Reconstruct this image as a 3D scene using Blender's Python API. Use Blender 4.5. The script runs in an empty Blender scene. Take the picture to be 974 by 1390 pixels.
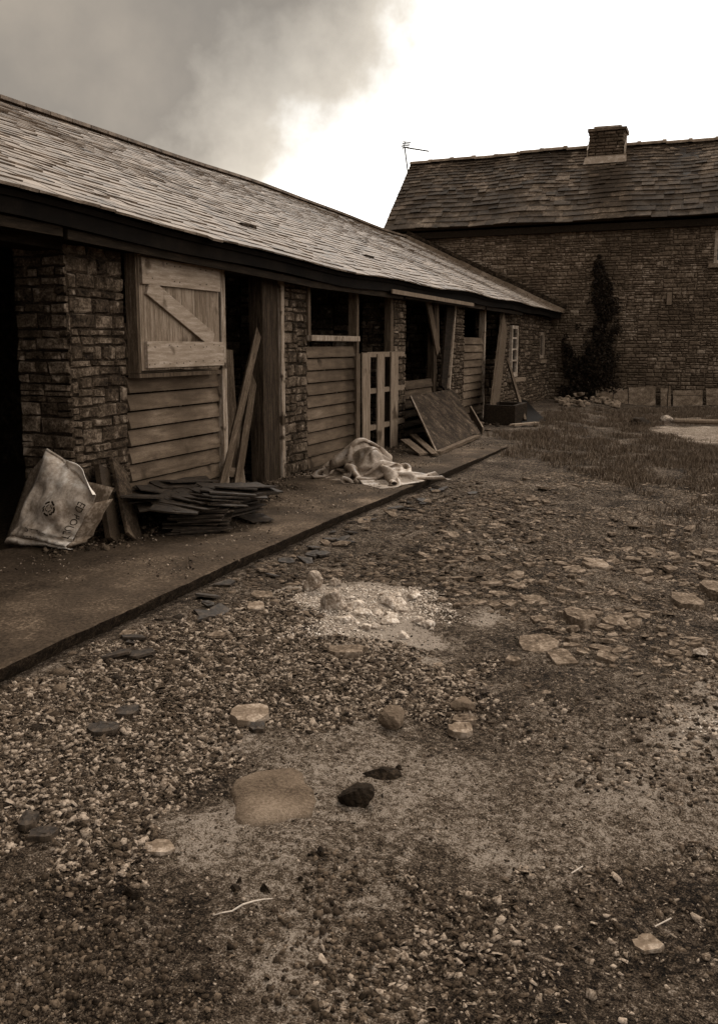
import bpy, math, random
import numpy as np
from math import sin, cos, pi, radians, hypot, atan, sqrt
from mathutils import Vector, Matrix, Quaternion
random.seed(7); rng = np.random.default_rng(7)
R = random.uniform
sc = bpy.context.scene
COL = sc.collection

# ------------------------------------------------------------------ camera solve
F, CX, CY, HZ, VPX, H = 1200., 487., 650., 470., 980., 1.6
TH = atan((CY - HZ) / F); PS = atan((VPX - CX) / hypot(F, CY - HZ))
def P(px, py, x=None, y=None, z=None):
    """survey of the yard: where the sight line through a spot of the photo meets a known plane"""
    r = px - CX; u = CY - py
    dz = u*cos(TH) - F*sin(TH); f = F*cos(TH) + u*sin(TH)
    dx = r*cos(PS) - f*sin(PS); dy = r*sin(PS) + f*cos(PS)
    if x is not None: t = x/dx
    elif y is not None: t = y/dy
    else: t = (z-H)/dz
    return Vector((dx*t, dy*t, H + dz*t))
def depth(p): 
    fh = -p[0]*sin(PS) + p[1]*cos(PS)
    return fh*cos(TH) - (p[2]-H)*sin(TH)
WX = -4.65          # stable front wall
D = 26.2            # house front wall

# ------------------------------------------------------------------ noise
_perm = rng.permutation(1024); _val = rng.random(1024)
def vnoise(x, y):
    x = np.asarray(x, float); y = np.asarray(y, float)
    xi = np.floor(x).astype(int); yi = np.floor(y).astype(int)
    fx = x-xi; fy = y-yi; fx = fx*fx*(3-2*fx); fy = fy*fy*(3-2*fy)
    h = lambda a, b: _val[_perm[(_perm[a & 1023] + b) & 1023]]
    return (h(xi, yi)*(1-fx)+h(xi+1, yi)*fx)*(1-fy) + (h(xi, yi+1)*(1-fx)+h(xi+1, yi+1)*fx)*fy
def fbm(x, y, o=4):
    s = 0; a = .5; n = 0
    for i in range(o):
        s = s + a*vnoise(np.asarray(x)*2**i+17*i, np.asarray(y)*2**i+31*i); n += a; a *= .5
    return s/n
def in_poly(x, y, poly):
    x = np.asarray(x); y = np.asarray(y); c = np.zeros(x.shape, bool); n = len(poly)
    for i in range(n):
        x0, y0 = poly[i]; x1, y1 = poly[i-1]
        m = ((y0 > y) != (y1 > y)) & (x < (x1-x0)*(y-y0)/((y1-y0) or 1e-9)+x0)
        c ^= m
    return c
def gpoly(pts): return [tuple(P(a, b, z=0)[:2]) for a, b in pts]

# ------------------------------------------------------------------ tags and mesh building
def tag(o, label=None, cat=None, group=None, kind=None):
    if label: o['label'] = label
    if cat: o['category'] = cat
    if group: o['group'] = group
    if kind: o['kind'] = kind
    return o
def empty(name, loc, rot=None):
    o = bpy.data.objects.new(name, None); o.location = loc; o.empty_display_size = .2
    if rot is not None: o.rotation_euler = rot
    COL.objects.link(o); return o
class MB:
    def __init__(s): s.v = []; s.f = []
    def add(s, v, f):
        n = len(s.v); s.v += [tuple(p) for p in v]; s.f += [tuple(n+i for i in q) for q in f]
    def box(s, a, b, j=0):
        (x0, y0, z0), (x1, y1, z1) = a, b
        v = [(x, y, z) for z in (z0, z1) for y in (y0, y1) for x in (x0, x1)]
        if j: v = [(x+R(-j, j), y+R(-j, j), z+R(-j, j)) for x, y, z in v]
        s.add(v, [(0, 2, 3, 1), (4, 5, 7, 6), (0, 1, 5, 4), (2, 6, 7, 3), (0, 4, 6, 2), (1, 3, 7, 5)])
    def beam(s, p, q, w, t, up=(0, 0, 1), bev=0):
        """box from p to q, w wide (across), t thick (along 'up')"""
        p = Vector(p); q = Vector(q); d = (q-p).normalized(); a = d.cross(Vector(up)).normalized(); b = a.cross(d)
        v = [e + a*w/2*i + b*t/2*k for e in (p, q) for k in (-1, 1) for i in (-1, 1)]
        s.add(v, [(0, 1, 3, 2), (4, 6, 7, 5), (0, 4, 5, 1), (2, 3, 7, 6), (0, 2, 6, 4), (1, 5, 7, 3)])
    def tube(s, pts, r, n=8, cap=True):
        pts = [Vector(p) for p in pts]; rings = []
        for i, p in enumerate(pts):
            d = (pts[min(i+1, len(pts)-1)]-pts[max(i-1, 0)]).normalized()
            a = d.cross(Vector((0.12, .33, .94))).normalized(); b = a.cross(d)
            rr = r[i] if hasattr(r, '__len__') else r
            rings.append([p+(a*cos(2*pi*k/n)+b*sin(2*pi*k/n))*rr for k in range(n)])
        v = [q for g in rings for q in g]; f = []
        for i in range(len(pts)-1):
            for k in range(n): f.append((i*n+k, i*n+(k+1) % n, (i+1)*n+(k+1) % n, (i+1)*n+k))
        if cap: f += [tuple(range(n))[::-1], tuple((len(pts)-1)*n+k for k in range(n))]
        s.add(v, f)
    def build(s, name, mat, parent=None, origin=None, smooth=False, bevel=0):
        org = Vector(origin) if origin is not None else (parent.matrix_basis.translation.copy() if parent and parent.get('_world', 1) else Vector())
        me = bpy.data.meshes.new(name)
        me.from_pydata([tuple(Vector(p)-org) for p in s.v], [], s.f); me.update()
        o = bpy.data.objects.new(name, me); COL.objects.link(o)
        if mat: me.materials.append(mat)
        if parent: o.parent = parent
        else: o.location = org
        if smooth: me.polygons.foreach_set('use_smooth', [True]*len(me.polygons))
        if bevel:
            m = o.modifiers.new('bevel', 'BEVEL'); m.width = bevel; m.segments = 1; m.limit_method = 'ANGLE'
        return o
def fastmesh(name, V, ring, mat, smooth=False):
    """V (n,k,3) islands sharing the same face list 'ring'"""
    n, k, _ = V.shape
    tot = np.concatenate([np.array(f) for f in ring]); sizes = np.array([len(f) for f in ring])
    loops = (tot[None, :] + (np.arange(n)*k)[:, None]).ravel().astype(np.int32)
    ls = np.tile(sizes, n).astype(np.int32); st = np.concatenate([[0], np.cumsum(ls)[:-1]]).astype(np.int32)
    me = bpy.data.meshes.new(name)
    me.vertices.add(n*k); me.vertices.foreach_set('co', V.reshape(-1).astype(np.float32))
    me.loops.add(len(loops)); me.loops.foreach_set('vertex_index', loops)
    me.polygons.add(len(ls)); me.polygons.foreach_set('loop_start', st)
    try: me.polygons.foreach_set('loop_total', ls)
    except Exception: pass
    me.update(calc_edges=True); me.validate()
    me.materials.append(mat)
    if smooth: me.polygons.foreach_set('use_smooth', [True]*len(me.polygons))
    o = bpy.data.objects.new(name, me); COL.objects.link(o); return o

# ------------------------------------------------------------------ materials (sepia toned world)
def sep(v):
    """grey value -> the brown of the print: dark tones warmer than pale ones"""
    k = min(1, v/.5)
    return (v, v*(.640+.20*k), v*(.375+.31*k), 1)
def new_mat(name):
    m = bpy.data.materials.new(name); m.use_nodes = True
    nt = m.node_tree; b = nt.nodes['Principled BSDF']
    return m, nt, b
def node(nt, t, **kw):
    n = nt.nodes.new(t)
    for k, v in kw.items():
        if k in n.inputs: n.inputs[k].default_value = v
        else: setattr(n, k, v)
    return n
def ramp(nt, stops):
    r = nt.nodes.new('ShaderNodeValToRGB'); e = r.color_ramp.elements
    while len(e) < len(stops): e.new(.5)
    for q, (p, v) in zip(e, stops):
        q.position = p; q.color = v if hasattr(v, '__len__') else (v, v, v, 1)
    return r
def surf(name, lo, hi, scale=8, rough=.85, island=.5, bump=.5, dist=.01, stretch=(1, 1, 1), spots=None, fine=80, contrast=(.33, .67), spec=.04, big=None, grit=2.0, mid=.30):
    """mottled surface: tone from noise, per-piece variation, grain and bump"""
    m, nt, b = new_mat(name); L = nt.links.new
    tc = node(nt, 'ShaderNodeTexCoord'); mp = node(nt, 'ShaderNodeMapping'); mp.inputs['Scale'].default_value = stretch
    L(tc.outputs['Object'], mp.inputs['Vector'])
    n1 = node(nt, 'ShaderNodeTexNoise', Scale=scale, Detail=8, Roughness=.65)
    n2 = node(nt, 'ShaderNodeTexNoise', Scale=fine, Detail=5, Roughness=.7)
    L(mp.outputs[0], n1.inputs['Vector']); L(mp.outputs[0], n2.inputs['Vector'])
    geo = node(nt, 'ShaderNodeNewGeometry')
    mr = node(nt, 'ShaderNodeMapRange'); mr.inputs['From Min'].default_value = contrast[0]; mr.inputs['From Max'].default_value = contrast[1]
    L(n1.outputs['Fac'], mr.inputs['Value'])
    a = node(nt, 'ShaderNodeMath', operation='MULTIPLY_ADD'); a.inputs[1].default_value = 1-island; 
    L(mr.outputs[0], a.inputs[0])
    i = node(nt, 'ShaderNodeMath', operation='MULTIPLY'); i.inputs[1].default_value = island; L(geo.outputs['Random Per Island'], i.inputs[0])
    L(i.outputs[0], a.inputs[2])
    f = node(nt, 'ShaderNodeMath', operation='MULTIPLY_ADD'); f.inputs[1].default_value = grit; f.inputs[2].default_value = -grit/2
    L(n2.outputs['Fac'], f.inputs[0])
    s = node(nt, 'ShaderNodeMath', operation='ADD', use_clamp=True); L(a.outputs[0], s.inputs[0]); L(f.outputs[0], s.inputs[1])
    last = s.outputs[0]
    if big:
        n3 = node(nt, 'ShaderNodeTexNoise', Scale=big, Detail=4, Roughness=.6); L(tc.outputs['Object'], n3.inputs['Vector'])
        m3 = node(nt, 'ShaderNodeMapRange'); m3.inputs['From Min'].default_value = .35; m3.inputs['From Max'].default_value = .65
        m3.inputs['To Min'].default_value = .35; m3.inputs['To Max'].default_value = 1.15
        L(n3.outputs['Fac'], m3.inputs['Value'])
        mm = node(nt, 'ShaderNodeMath', operation='MULTIPLY'); L(last, mm.inputs[0]); L(m3.outputs[0], mm.inputs[1]); last = mm.outputs[0]
    r = ramp(nt, [(0, sep(lo)), (.55, sep(lo+(hi-lo)*mid)), (1, sep(hi))]); L(last, r.inputs[0])
    out = r.outputs[0]
    if spots:
        v = node(nt, 'ShaderNodeTexNoise', Scale=spots[0], Detail=3); L(tc.outputs['Object'], v.inputs['Vector'])
        sr = ramp(nt, [(spots[1], 0), (min(1, spots[1]+.08), 1)]); L(v.outputs['Fac'], sr.inputs[0])
        mx = node(nt, 'ShaderNodeMixRGB'); mx.inputs['Color2'].default_value = sep(spots[2])
        L(sr.outputs[0], mx.inputs['Fac']); L(out, mx.inputs['Color1']); out = mx.outputs[0]
    L(out, b.inputs['Base Color']); b.inputs['Roughness'].default_value = rough
    b.inputs['Specular IOR Level'].default_value = spec
    if bump:
        ad = node(nt, 'ShaderNodeMath', operation='MULTIPLY_ADD'); ad.inputs[1].default_value = .5
        L(n2.outputs['Fac'], ad.inputs[0]); L(n1.outputs['Fac'], ad.inputs[2])
        bp = node(nt, 'ShaderNodeBump', Strength=bump, Distance=dist); L(ad.outputs[0], bp.inputs['Height']); L(bp.outputs[0], b.inputs['Normal'])
    return m
M = {}
M['pier'] = surf('pier_stone', .008, .185, 9, island=.45, bump=1, dist=.03, fine=55, contrast=(.36, .64), spots=(9, .64, .25))
M['mortar'] = surf('old_mortar', .008, .06, 12, bump=1, dist=.02, island=0)
M['house'] = surf('house_stone', .03, .27, 6, island=.5, bump=.7, dist=.03, fine=14, big=.6, spots=(3, .66, .22), mid=.36, grit=2.6)
M['housejoint'] = surf('house_joint', .03, .15, 8, bump=.5, big=.6, island=0)
M['quoin'] = surf('dressed_stone', .10, .22, 10, bump=.5)
M['slate'] = surf('roof_slate', .035, .20, 3.0, rough=.65, island=.3, bump=.4, dist=.006, fine=30, spec=.2, spots=(2.2, .74, .05), grit=1.4, mid=.5)
M['stoneslate'] = surf('stone_slate', .012, .14, 5, rough=.8, island=.5, bump=.7, dist=.015, fine=30, spots=(1.3, .68, .2), big=.7)
M['ridge'] = surf('ridge_tile', .09, .24, 6, island=.4, bump=.6)
M['darkwood'] = surf('old_beam', .006, .03, 6, stretch=(6, .6, 6), island=.3, bump=.8)
M['postwood'] = surf('weathered_post', .008, .06, 7, stretch=(7, 7, .5), island=.2, bump=.9, fine=40, spots=(5, .68, .02))
M['board'] = surf('painted_weatherboard', .04, .165, 4, stretch=(4, .7, 5), island=.3, bump=.6, dist=.006, fine=60, spots=(3, .64, .03), grit=1.4, mid=.45, big=1.1)
M['board_dark'] = surf('dark_weatherboard', .02, .09, 5, stretch=(4, .5, 5), island=.35, bump=.5, dist=.006, fine=50)
M['hatch'] = surf('pale_hatch_wood', .06, .26, 6, stretch=(6, 6, .6), island=.3, bump=.6, dist=.004, fine=60, spots=(3, .60, .05), grit=1.4, mid=.45)
M['hatch_rail'] = surf('pale_rail_wood', .12, .32, 6, stretch=(6, .6, 6), island=.3, bump=.6, dist=.004, fine=60, spots=(4, .64, .08), grit=1.4, mid=.45)
M['paleedge'] = surf('bare_wood_edge', .10, .36, 8, stretch=(6, 6, .5), bump=.5, island=.2, spots=(6, .6, .04))
M['plank'] = surf('loose_plank', .03, .14, 6, stretch=(7, 7, .6), island=.3, bump=.8, fine=45)
M['plank_pale'] = surf('pale_plank', .08, .24, 6, stretch=(7, 7, .6), island=.3, bump=.6, fine=45)
M['sheet'] = surf('mouldy_sheet', .012, .075, 5, bump=.8, fine=40, spots=(6, .62, .11), island=0)
M['concrete'] = surf('worn_concrete', .02, .125, 2.2, bump=1, dist=.015, fine=48, island=0, big=.8, grit=3, contrast=(.3, .7))
M['gravel'] = surf('gravel_chips', .003, .27, 20, island=.85, bump=.5, dist=.004, fine=120, rough=.85, grit=1.8, mid=.24)
M['gravel_dark'] = surf('dark_chips', .006, .12, 20, island=.85, bump=.4, dist=.004, fine=120, grit=1.5)
M['flat'] = surf('flat_yard_stone', .025, .23, 7, island=.5, bump=1, dist=.012, fine=50, mid=.35)
M['slate_dark'] = surf('loose_slate', .006, .06, 6, island=.6, bump=.6, dist=.006, rough=.7, spec=.12, fine=40)
M['plaster'] = surf('lime_plaster', .12, .60, 14, island=.5, bump=1, dist=.012, fine=60, spots=(12, .68, .06), mid=.45)
M['paperstone'] = surf('pale_stone', .08, .28, 9, island=.1, bump=.8, dist=.008, fine=60)
M['rockdark'] = surf('dark_rock', .008, .05, 12, bump=1, dist=.015)
M['rock'] = surf('rock', .08, .20, 10, bump=.8, dist=.01)
M['tarp'] = surf('old_tarpaulin', .06, .32, 2.5, rough=.5, island=0, bump=.3, dist=.01, fine=40, spots=(5, .66, .05), grit=1, mid=.45, spec=.2)
M['white'] = surf('old_white_paint', .18, .42, 9, bump=.3, island=.2, spots=(14, .62, .08))
M['pipe'] = surf('white_pipe', .5, .7, 9, bump=.1, rough=.5, island=0)
M['lead'] = surf('lead_flashing', .10, .38, 6, bump=.4, rough=.5)
M['black'] = surf('rusty_metal', .01, .04, 9, bump=.3, rough=.6)
M['pitch'] = surf('black_board_eave_shade', .003, .010, 9, bump=.3, rough=.9, spec=.05)  # near-black: puts eave shade into fascia and roof underside; also the black panel
M['flat_mud'] = surf('mud_slab', .05, .175, 3, island=0, bump=1, dist=.02, fine=90, grit=2, mid=.5)
M['flat_pale'] = surf('pale_slab', .06, .24, 5, island=0, bump=.8, dist=.01, fine=50)
M['ink'] = surf('sack_ink', .012, .03, 9, bump=0)
M['grass'] = surf('grass_blades', .05, .19, 4, island=.7, bump=0, rough=.7)
M['leaf'] = surf('ivy_leaf', .006, .03, 4, island=.7, bump=0, rough=.55)
M['twig'] = surf('twig', .03, .08, 20, bump=0)
M['straw'] = surf('dry_straw', .35, .5, 20, bump=0)
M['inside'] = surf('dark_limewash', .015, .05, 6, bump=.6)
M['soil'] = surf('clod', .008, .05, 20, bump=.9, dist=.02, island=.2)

def glass_mat():
    m, nt, b = new_mat('old_glass'); b.inputs['Base Color'].default_value = (.01, .008, .006, 1); b.inputs['Roughness'].default_value = .12
    return m
M['glass'] = glass_mat()

# ground: base colour follows the mud / soil / grassy soil zones stored on the mesh
def ground_mat():
    m, nt, b = new_mat('yard_ground'); L = nt.links.new
    tc = node(nt, 'ShaderNodeTexCoord'); at = node(nt, 'ShaderNodeAttribute', attribute_name='mud')
    n1 = node(nt, 'ShaderNodeTexNoise', Scale=2.2, Detail=9, Roughness=.66)
    n2 = node(nt, 'ShaderNodeTexNoise', Scale=34, Detail=6, Roughness=.75)
    n4 = node(nt, 'ShaderNodeTexNoise', Scale=170, Detail=3, Roughness=.7)
    vo = node(nt, 'ShaderNodeTexVoronoi', Scale=60); vr = node(nt, 'ShaderNodeTexVoronoi', Scale=17)
    for n in (n1, n2, vo, n4, vr): L(tc.outputs['Object'], n.inputs['Vector'])
    def math(op, a, bb, c=None, clamp=False):
        q = node(nt, 'ShaderNodeMath', operation=op, use_clamp=clamp)
        for k, x in enumerate((a, bb, c)):
            if x is None: continue
            if isinstance(x, (int, float)): q.inputs[k].default_value = x
            else: L(x, q.inputs[k])
        return q.outputs[0]
    t = math('MULTIPLY_ADD', n1.outputs['Fac'], 1.3, -.65)
    t = math('ADD', t, math('MULTIPLY_ADD', n2.outputs['Fac'], 2.2, -1.1))
    t = math('ADD', t, math('MULTIPLY_ADD', n4.outputs['Fac'], 2.0, -1.0))
    t = math('ADD', t, at.outputs['Fac'], clamp=True)
    r = ramp(nt, [(0, sep(.005)), (.35, sep(.032)), (.68, sep(.125)), (1, sep(.34))]); L(t, r.inputs[0])
    # little pale grits
    g = ramp(nt, [(.0, 1), (.16, 1), (.2, 0)]); L(vo.outputs['Distance'], g.inputs[0])
    gs = math('GREATER_THAN', vo.outputs['Color'], .86)
    gm = math('MULTIPLY', g.outputs[0], gs)
    mx = node(nt, 'ShaderNodeMixRGB'); L(gm, mx.inputs['Fac']); L(r.outputs[0], mx.inputs['Color1']); mx.inputs['Color2'].default_value = sep(.26)
    L(mx.outputs[0], b.inputs['Base Color']); b.inputs['Roughness'].default_value = .9; b.inputs['Specular IOR Level'].default_value = .05
    hgt = math('MULTIPLY_ADD', n2.outputs['Fac'], 1.2, math('MULTIPLY', n4.outputs['Fac'], .35))
    hgt = math('ADD', hgt, math('MULTIPLY', gm, .5))
    bp = node(nt, 'ShaderNodeBump', Strength=1, Distance=.05); L(hgt, bp.inputs['Height']); L(bp.outputs[0], b.inputs['Normal'])
    return m
M['ground'] = ground_mat()

# ------------------------------------------------------------------ ground
MUD = [  # (outline in photo, paleness offset, softness in m)
    (gpoly([(300,1000),(420,960),(600,1000),(974,930),(1100,960),(1100,1160),(800,1180),(560,1220),(520,1420),(380,1420),(330,1240),(150,1215),(180,1150),(300,1110)]), .25),
    (gpoly([(150,1150),(400,1080),(390,1210),(250,1225)]), .14),
    (gpoly([(600,720),(974,730),(1100,860),(974,930),(640,900),(560,800)]), -.02),
    (gpoly([(880,580),(1100,574),(1100,604),(930,602)]), .38),
    (gpoly([(400,812),(440,788),(565,782),(620,830),(560,885),(430,870)]), .75),
    (gpoly([(0,1170),(150,1190),(330,1260),(330,1420),(0,1420)]), -.06),
    (gpoly([(560,1230),(760,1190),(974,1180),(1100,1420),(520,1420)]), -.08),
    (gpoly([(915,968),(1000,955),(1020,1015),(930,1005)]), .65),
    (gpoly([(650,738),(700,738),(700,756),(650,756)]), .3),
    (gpoly([(700,575),(1300,560),(1300,690),(880,690),(700,620)]), -.06),
]
def base_h(x, y):
    x = np.asarray(x, float); y = np.asarray(y, float)
    h = (fbm(x*.8+5, y*.8, 3)-.5)*.10 + (fbm(x*5, y*5, 3)-.5)*.03 + (fbm(x*13+9, y*13, 3)-.5)*.030 - .01
    h = h + (np.abs(fbm(x*3.1+2, y*3.1+8, 3)-.5)*-.16+.02)*np.clip((y-4.5)/2, 0, 1)*np.clip((14-y)/3, 0, 1)
    h = h + .045*np.clip((-2.5-x)/.45, 0, 1)*(y < 12.5)
    h = h + (fbm(x*34+3, y*34, 2)-.5)*.012*(y < 9)
    h = h*(.35+.65*np.clip((x+3.0)/1.5, 0, 1))
    h = np.where(x < -3.3, np.where(y < 13.2, -.06, h), h)
    lift = np.clip((y-11.0)/2.6, 0, 1)*np.clip((-2.2-x)/.7, 0, 1)
    return h + lift*.09
xs = np.concatenate([[-400, -150, -60, -25, -12, -9, -6, -4.8], np.arange(-4.6, 2.2, .028), np.arange(2.3, 12, .25), [14, 18, 30, 60, 150, 400]])
ys = np.concatenate([[-400, -100, -30, -10, -4, -1, .4], np.arange(1.2, 8, .028), np.arange(8.05, 27, .09), [28, 30, 35, 45, 60, 100, 200, 450]])
X, Y = np.meshgrid(xs, ys); Z = base_h(X, Y)
nx, ny = len(xs), len(ys)
V = np.stack([X.ravel(), Y.ravel(), Z.ravel()], 1)
idx = np.arange(nx*ny).reshape(ny, nx)
Q = np.stack([idx[:-1, :-1], idx[:-1, 1:], idx[1:, 1:], idx[1:, :-1]], -1).reshape(-1, 4)
me = bpy.data.meshes.new('ground'); me.from_pydata(V.tolist(), [], Q.tolist()); me.update()
mud = np.full(X.shape, .46)
wx = X + (fbm(X*2.5, Y*2.5, 4)-.5)*.9; wy = Y + (fbm(X*2.5+50, Y*2.5+9, 4)-.5)*.9
for poly, v in MUD:
    a = sum(in_poly(wx+dx, wy+dy, poly).astype(float) for dx, dy in ((0, 0), (.12, 0), (-.12, 0), (0, .12), (0, -.12)))/5
    mud += v*a
at = me.attributes.new('mud', 'FLOAT', 'POINT'); at.data.foreach_set('value', mud.ravel().astype(np.float32))
me.polygons.foreach_set('use_smooth', [True]*len(me.polygons)); me.materials.append(M['ground'])
g = bpy.data.objects.new('ground', me); COL.objects.link(g); tag(g, kind='structure')
def gz(x, y): return float(base_h(np.array([x]), np.array([y]))[0])

# concrete path with a worn kerb edge
def kerb_x(y): return -3.06 + .05*np.interp(y, [0, 4, 5.5, 7, 9, 11, 13.2, 14.5], [0, -.3, -.9, -.5, .6, 1.4, 2.6, -3]) + (float(vnoise(y*1.7, 3))-.5)*.02 + (float(vnoise(y*14, 7))-.5)*.008
m = MB(); yy = np.arange(-4, 14.6, .05); cols = 46; vv = []; ff = []
for i, y in enumerate(yy):
    kx = kerb_x(y); end = .0 if y < 13 else -.05*(y-13)
    ze = .1+end - .012*max(0, float(vnoise(y*5, 1))-.6) - .006*float(vnoise(y*23, 4))**3
    vv += [(kx-.06, y, -.12), (kx-.05, y, .0+end), (kx-.004, y, ze-.025), (kx, y, ze)]
    for c in range(cols):
        t = c/(cols-1); x = kx-.0 + (-4.9-kx)*t**1.3
        z = .1 + end + (float(fbm(x*1.2, y*1.2+40, 3))-.5)*.03 + (float(fbm(x*9, y*9, 3))-.5)*.022
        if c == 0: z = ze
        vv.append((x, y, z))
k = cols+4
for i in range(len(yy)-1):
    for c in range(k-1):
        if c != 3: ff.append((i*k+c, (i+1)*k+c, (i+1)*k+c+1, i*k+c+1))
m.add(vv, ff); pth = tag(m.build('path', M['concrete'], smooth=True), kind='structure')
pth.data.materials.append(M['soil'])                    # dark soil on the kerb face, its shade put into the colour
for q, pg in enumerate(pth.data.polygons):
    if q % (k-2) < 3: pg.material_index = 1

# ------------------------------------------------------------------ stonework
def stone(m, O, U, W, N, u0, u1, w0, w1, dep, fine):
    """one rough block on a face: O origin, U along, W up, N outward"""
    j = min(.022, .26*min(u1-u0, w1-w0)); gj = -j*.15
    c = [(u0+gj+R(0, j), w0+gj+R(0, j)), (u1-gj-R(0, j), w0+gj+R(0, j)), (u1-gj-R(0, j), w1-gj-R(0, j)), (u0+gj+R(0, j), w1-gj-R(0, j))]
    n = 5 if fine else 3
    v = []; out = dep*R(.6, 1.3); tilt = (R(-.3, .3)*dep, R(-.3, .3)*dep)
    for a in range(n):
        for b in range(n):
            s, t = a/(n-1), b/(n-1)
            p = ((c[0][0]*(1-s)+c[1][0]*s)*(1-t)+(c[3][0]*(1-s)+c[2][0]*s)*t, (c[0][1]*(1-s)+c[1][1]*s)*(1-t)+(c[3][1]*(1-s)+c[2][1]*s)*t)
            edge = a in (0, n-1) or b in (0, n-1)
            d = -.012 if edge else out + tilt[0]*(s-.5)*2 + tilt[1]*(t-.5)*2 + R(-.25, .25)*dep
            if not edge:   # pull the front ring towards the rim so the block reads square
                k = .62 if n == 3 else 1
                p = (p[0], p[1])
            v.append(O + U*p[0] + W*p[1] + N*d)
    if n == 3:
        # replace the centre by four inner corners for a flat face
        v = []
        for (a, b), ins in zip(c, range(4)): v.append(O+U*a+W*b+N*(-.012))
        cu = sum(q[0] for q in c)/4; cw = sum(q[1] for q in c)/4
        e = min(.02, .22*min(u1-u0, w1-w0))
        for a, b in c:
            aa = a + (e if a < cu else -e); bb = b + (e if b < cw else -e)
            v.append(O+U*aa+W*bb+N*(out+R(-.3, .3)*dep))
        m.add(v, [(4, 5, 6, 7), (0, 1, 5, 4), (1, 2, 6, 5), (2, 3, 7, 6), (3, 0, 4, 7)])
    else:
        # push interior ring outward positions
        w = []
        for a in range(n):
            for b in range(n):
                w.append(v[a*n+b])
        f = [(a*n+b, (a+1)*n+b, (a+1)*n+b+1, a*n+b+1) for a in range(n-1) for b in range(n-1)]
        # move ring 1 close to the rim
        for a in range(1, n-1):
            for b in range(1, n-1):
                ea = 0 if a == 1 else (n-1 if a == n-2 else a); eb = 0 if b == 1 else (n-1 if b == n-2 else b)
                if (a, b) != (ea, eb):
                    t = w[ea*n+eb]; q = w[a*n+b]; dq = q-t; inpl = dq - N*dq.dot(N)
                    w[a*n+b] = t + inpl*.42 + N*dq.dot(N)
        m.add(w, f)
def face(m, O, U, N, width, height, course=(.09, .2), length=(.14, .42), dep=.02, fine=True, holes=(), W=Vector((0, 0, 1)), top=None):
    """random rubble: patches of courses that do not line up with their neighbours"""
    O, U, N = Vector(O), Vector(U), Vector(N)
    def put(a, b, c, d):
        for (h0, h1, g0, g1) in holes:
            if min(b, h1)-max(a, h0) > 0 and min(d, g1)-max(c, g0) > 0:
                for q in ((a, min(b, h0), c, d), (max(a, h1), b, c, d), (max(a, h0), min(b, h1), c, min(d, g0)), (max(a, h0), min(b, h1), max(c, g1), d)):
                    if q[1]-q[0] > .03 and q[3]-q[2] > .03: put(*q)
                return
        stone(m, O, U, W, N, a, b, c, d, dep, fine)
    def rows(a, b, c, d):
        w = c
        while w < d-.005:
            h = R(*course)
            if d-(w+h) < course[0]*.7: h = d-w
            u = a
            while u < b-.005:
                l = R(*length)*(.8+h/course[1]*.5)
                if b-(u+l) < length[0]*.6: l = b-u
                if h > course[1]*.75 and l < length[1]*.7 and random.random() < .25:
                    k = R(.35, .65); put(u, u+l, w, w+h*k); put(u, u+l, w+h*k, w+h)
                else: put(u, u+l, w, w+h)
                u += l
            w += h
    w = 0
    while w < height-.01:
        h = R(.28, .55)
        if height-(w+h) < .22: h = height-w
        u = -R(0, .4)
        while u < width-.01:
            l = R(.35, 1.1)
            if width-(u+l) < .25: l = width-u
            rows(max(u, 0), u+l, w+(R(-.0, .0)), w+h); u += l
        w += h

# ------------------------------------------------------------------ the stable range
EX, EZ, RXX, RZ = -4.27, 2.60, -9.1, 4.87     # eave and ridge
stable = empty('stable_building', (WX, 11, 0)); tag(stable, 'long low stone stable range with pale slate roof, open bays and boarded fronts', 'stable')
piers = [(5.53, 6.23), (9.08, 9.77), (12.83, 13.40), (16.05, 16.86), (-3, 1.6)]
for (a, b) in piers:
    m = MB(); m.box((WX-.5, a+.012, -.1), (WX-.015, b-.012, 2.42)); core = m.build('pier', M['mortar'], stable)
    m = MB()
    fine = a < 13
    near = dict(course=(.04, .14), length=(.07, .27), dep=.010, fine=fine)
    face(m, (WX, a, .02), (0, 1, 0), (1, 0, 0), b-a, 2.36, **near)
    face(m, (WX-.52, a, .02), (1, 0, 0), (0, -1, 0), .52, 2.36, **near)
    m.build('stone_facing', M['pier'], core, origin=stable.location)
# cross walls behind the piers
for a in (9.12, 12.95, 16.3):
    m = MB(); m.box((-9.0, a+.02, -.1), (WX-.5, a+.36, 3.0)); c = m.build('cross_wall', M['mortar'], stable)
    m = MB(); face(m, (-8.2, a, .02), (1, 0, 0), (0, -1, 0), 3.0, 2.5, course=(.1, .2), length=(.2, .5), dep=.02, fine=False); m.build('stone_facing', M['pier'], c, origin=stable.location)
# far solid stretch of wall with two windows
s0, s1 = 19.55, 26.15
holes = [(20.85-s0, 21.95-s0, .85, 2.12), (24.7-s0, 25.35-s0, 1.25, 2.0)]
m = MB()
for ya, yb, za, zb in [(s0, 20.85, -.1, 2.45), (20.85, 21.95, -.1, .85), (20.85, 21.95, 2.12, 2.45), (21.95, 24.7, -.1, 2.45), (24.7, 25.35, -.1, 1.25), (24.7, 25.35, 2.0, 2.45), (25.35, s1, -.1, 2.45)]:
    m.box((WX-.5, ya, za), (WX-.015, yb, zb))
fw = m.build('wall', M['mortar'], stable)
m = MB(); face(m, (WX, s0, .0), (0, 1, 0), (1, 0, 0), s1-s0, 2.42, course=(.05, .12), length=(.10, .32), dep=.014, fine=False, holes=holes)
face(m, (WX-.5, s0, 0), (1, 0, 0), (0, -1, 0), .5, 2.42, fine=False)
m.build('stone_facing', M['pier'], fw, origin=stable.location)
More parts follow.
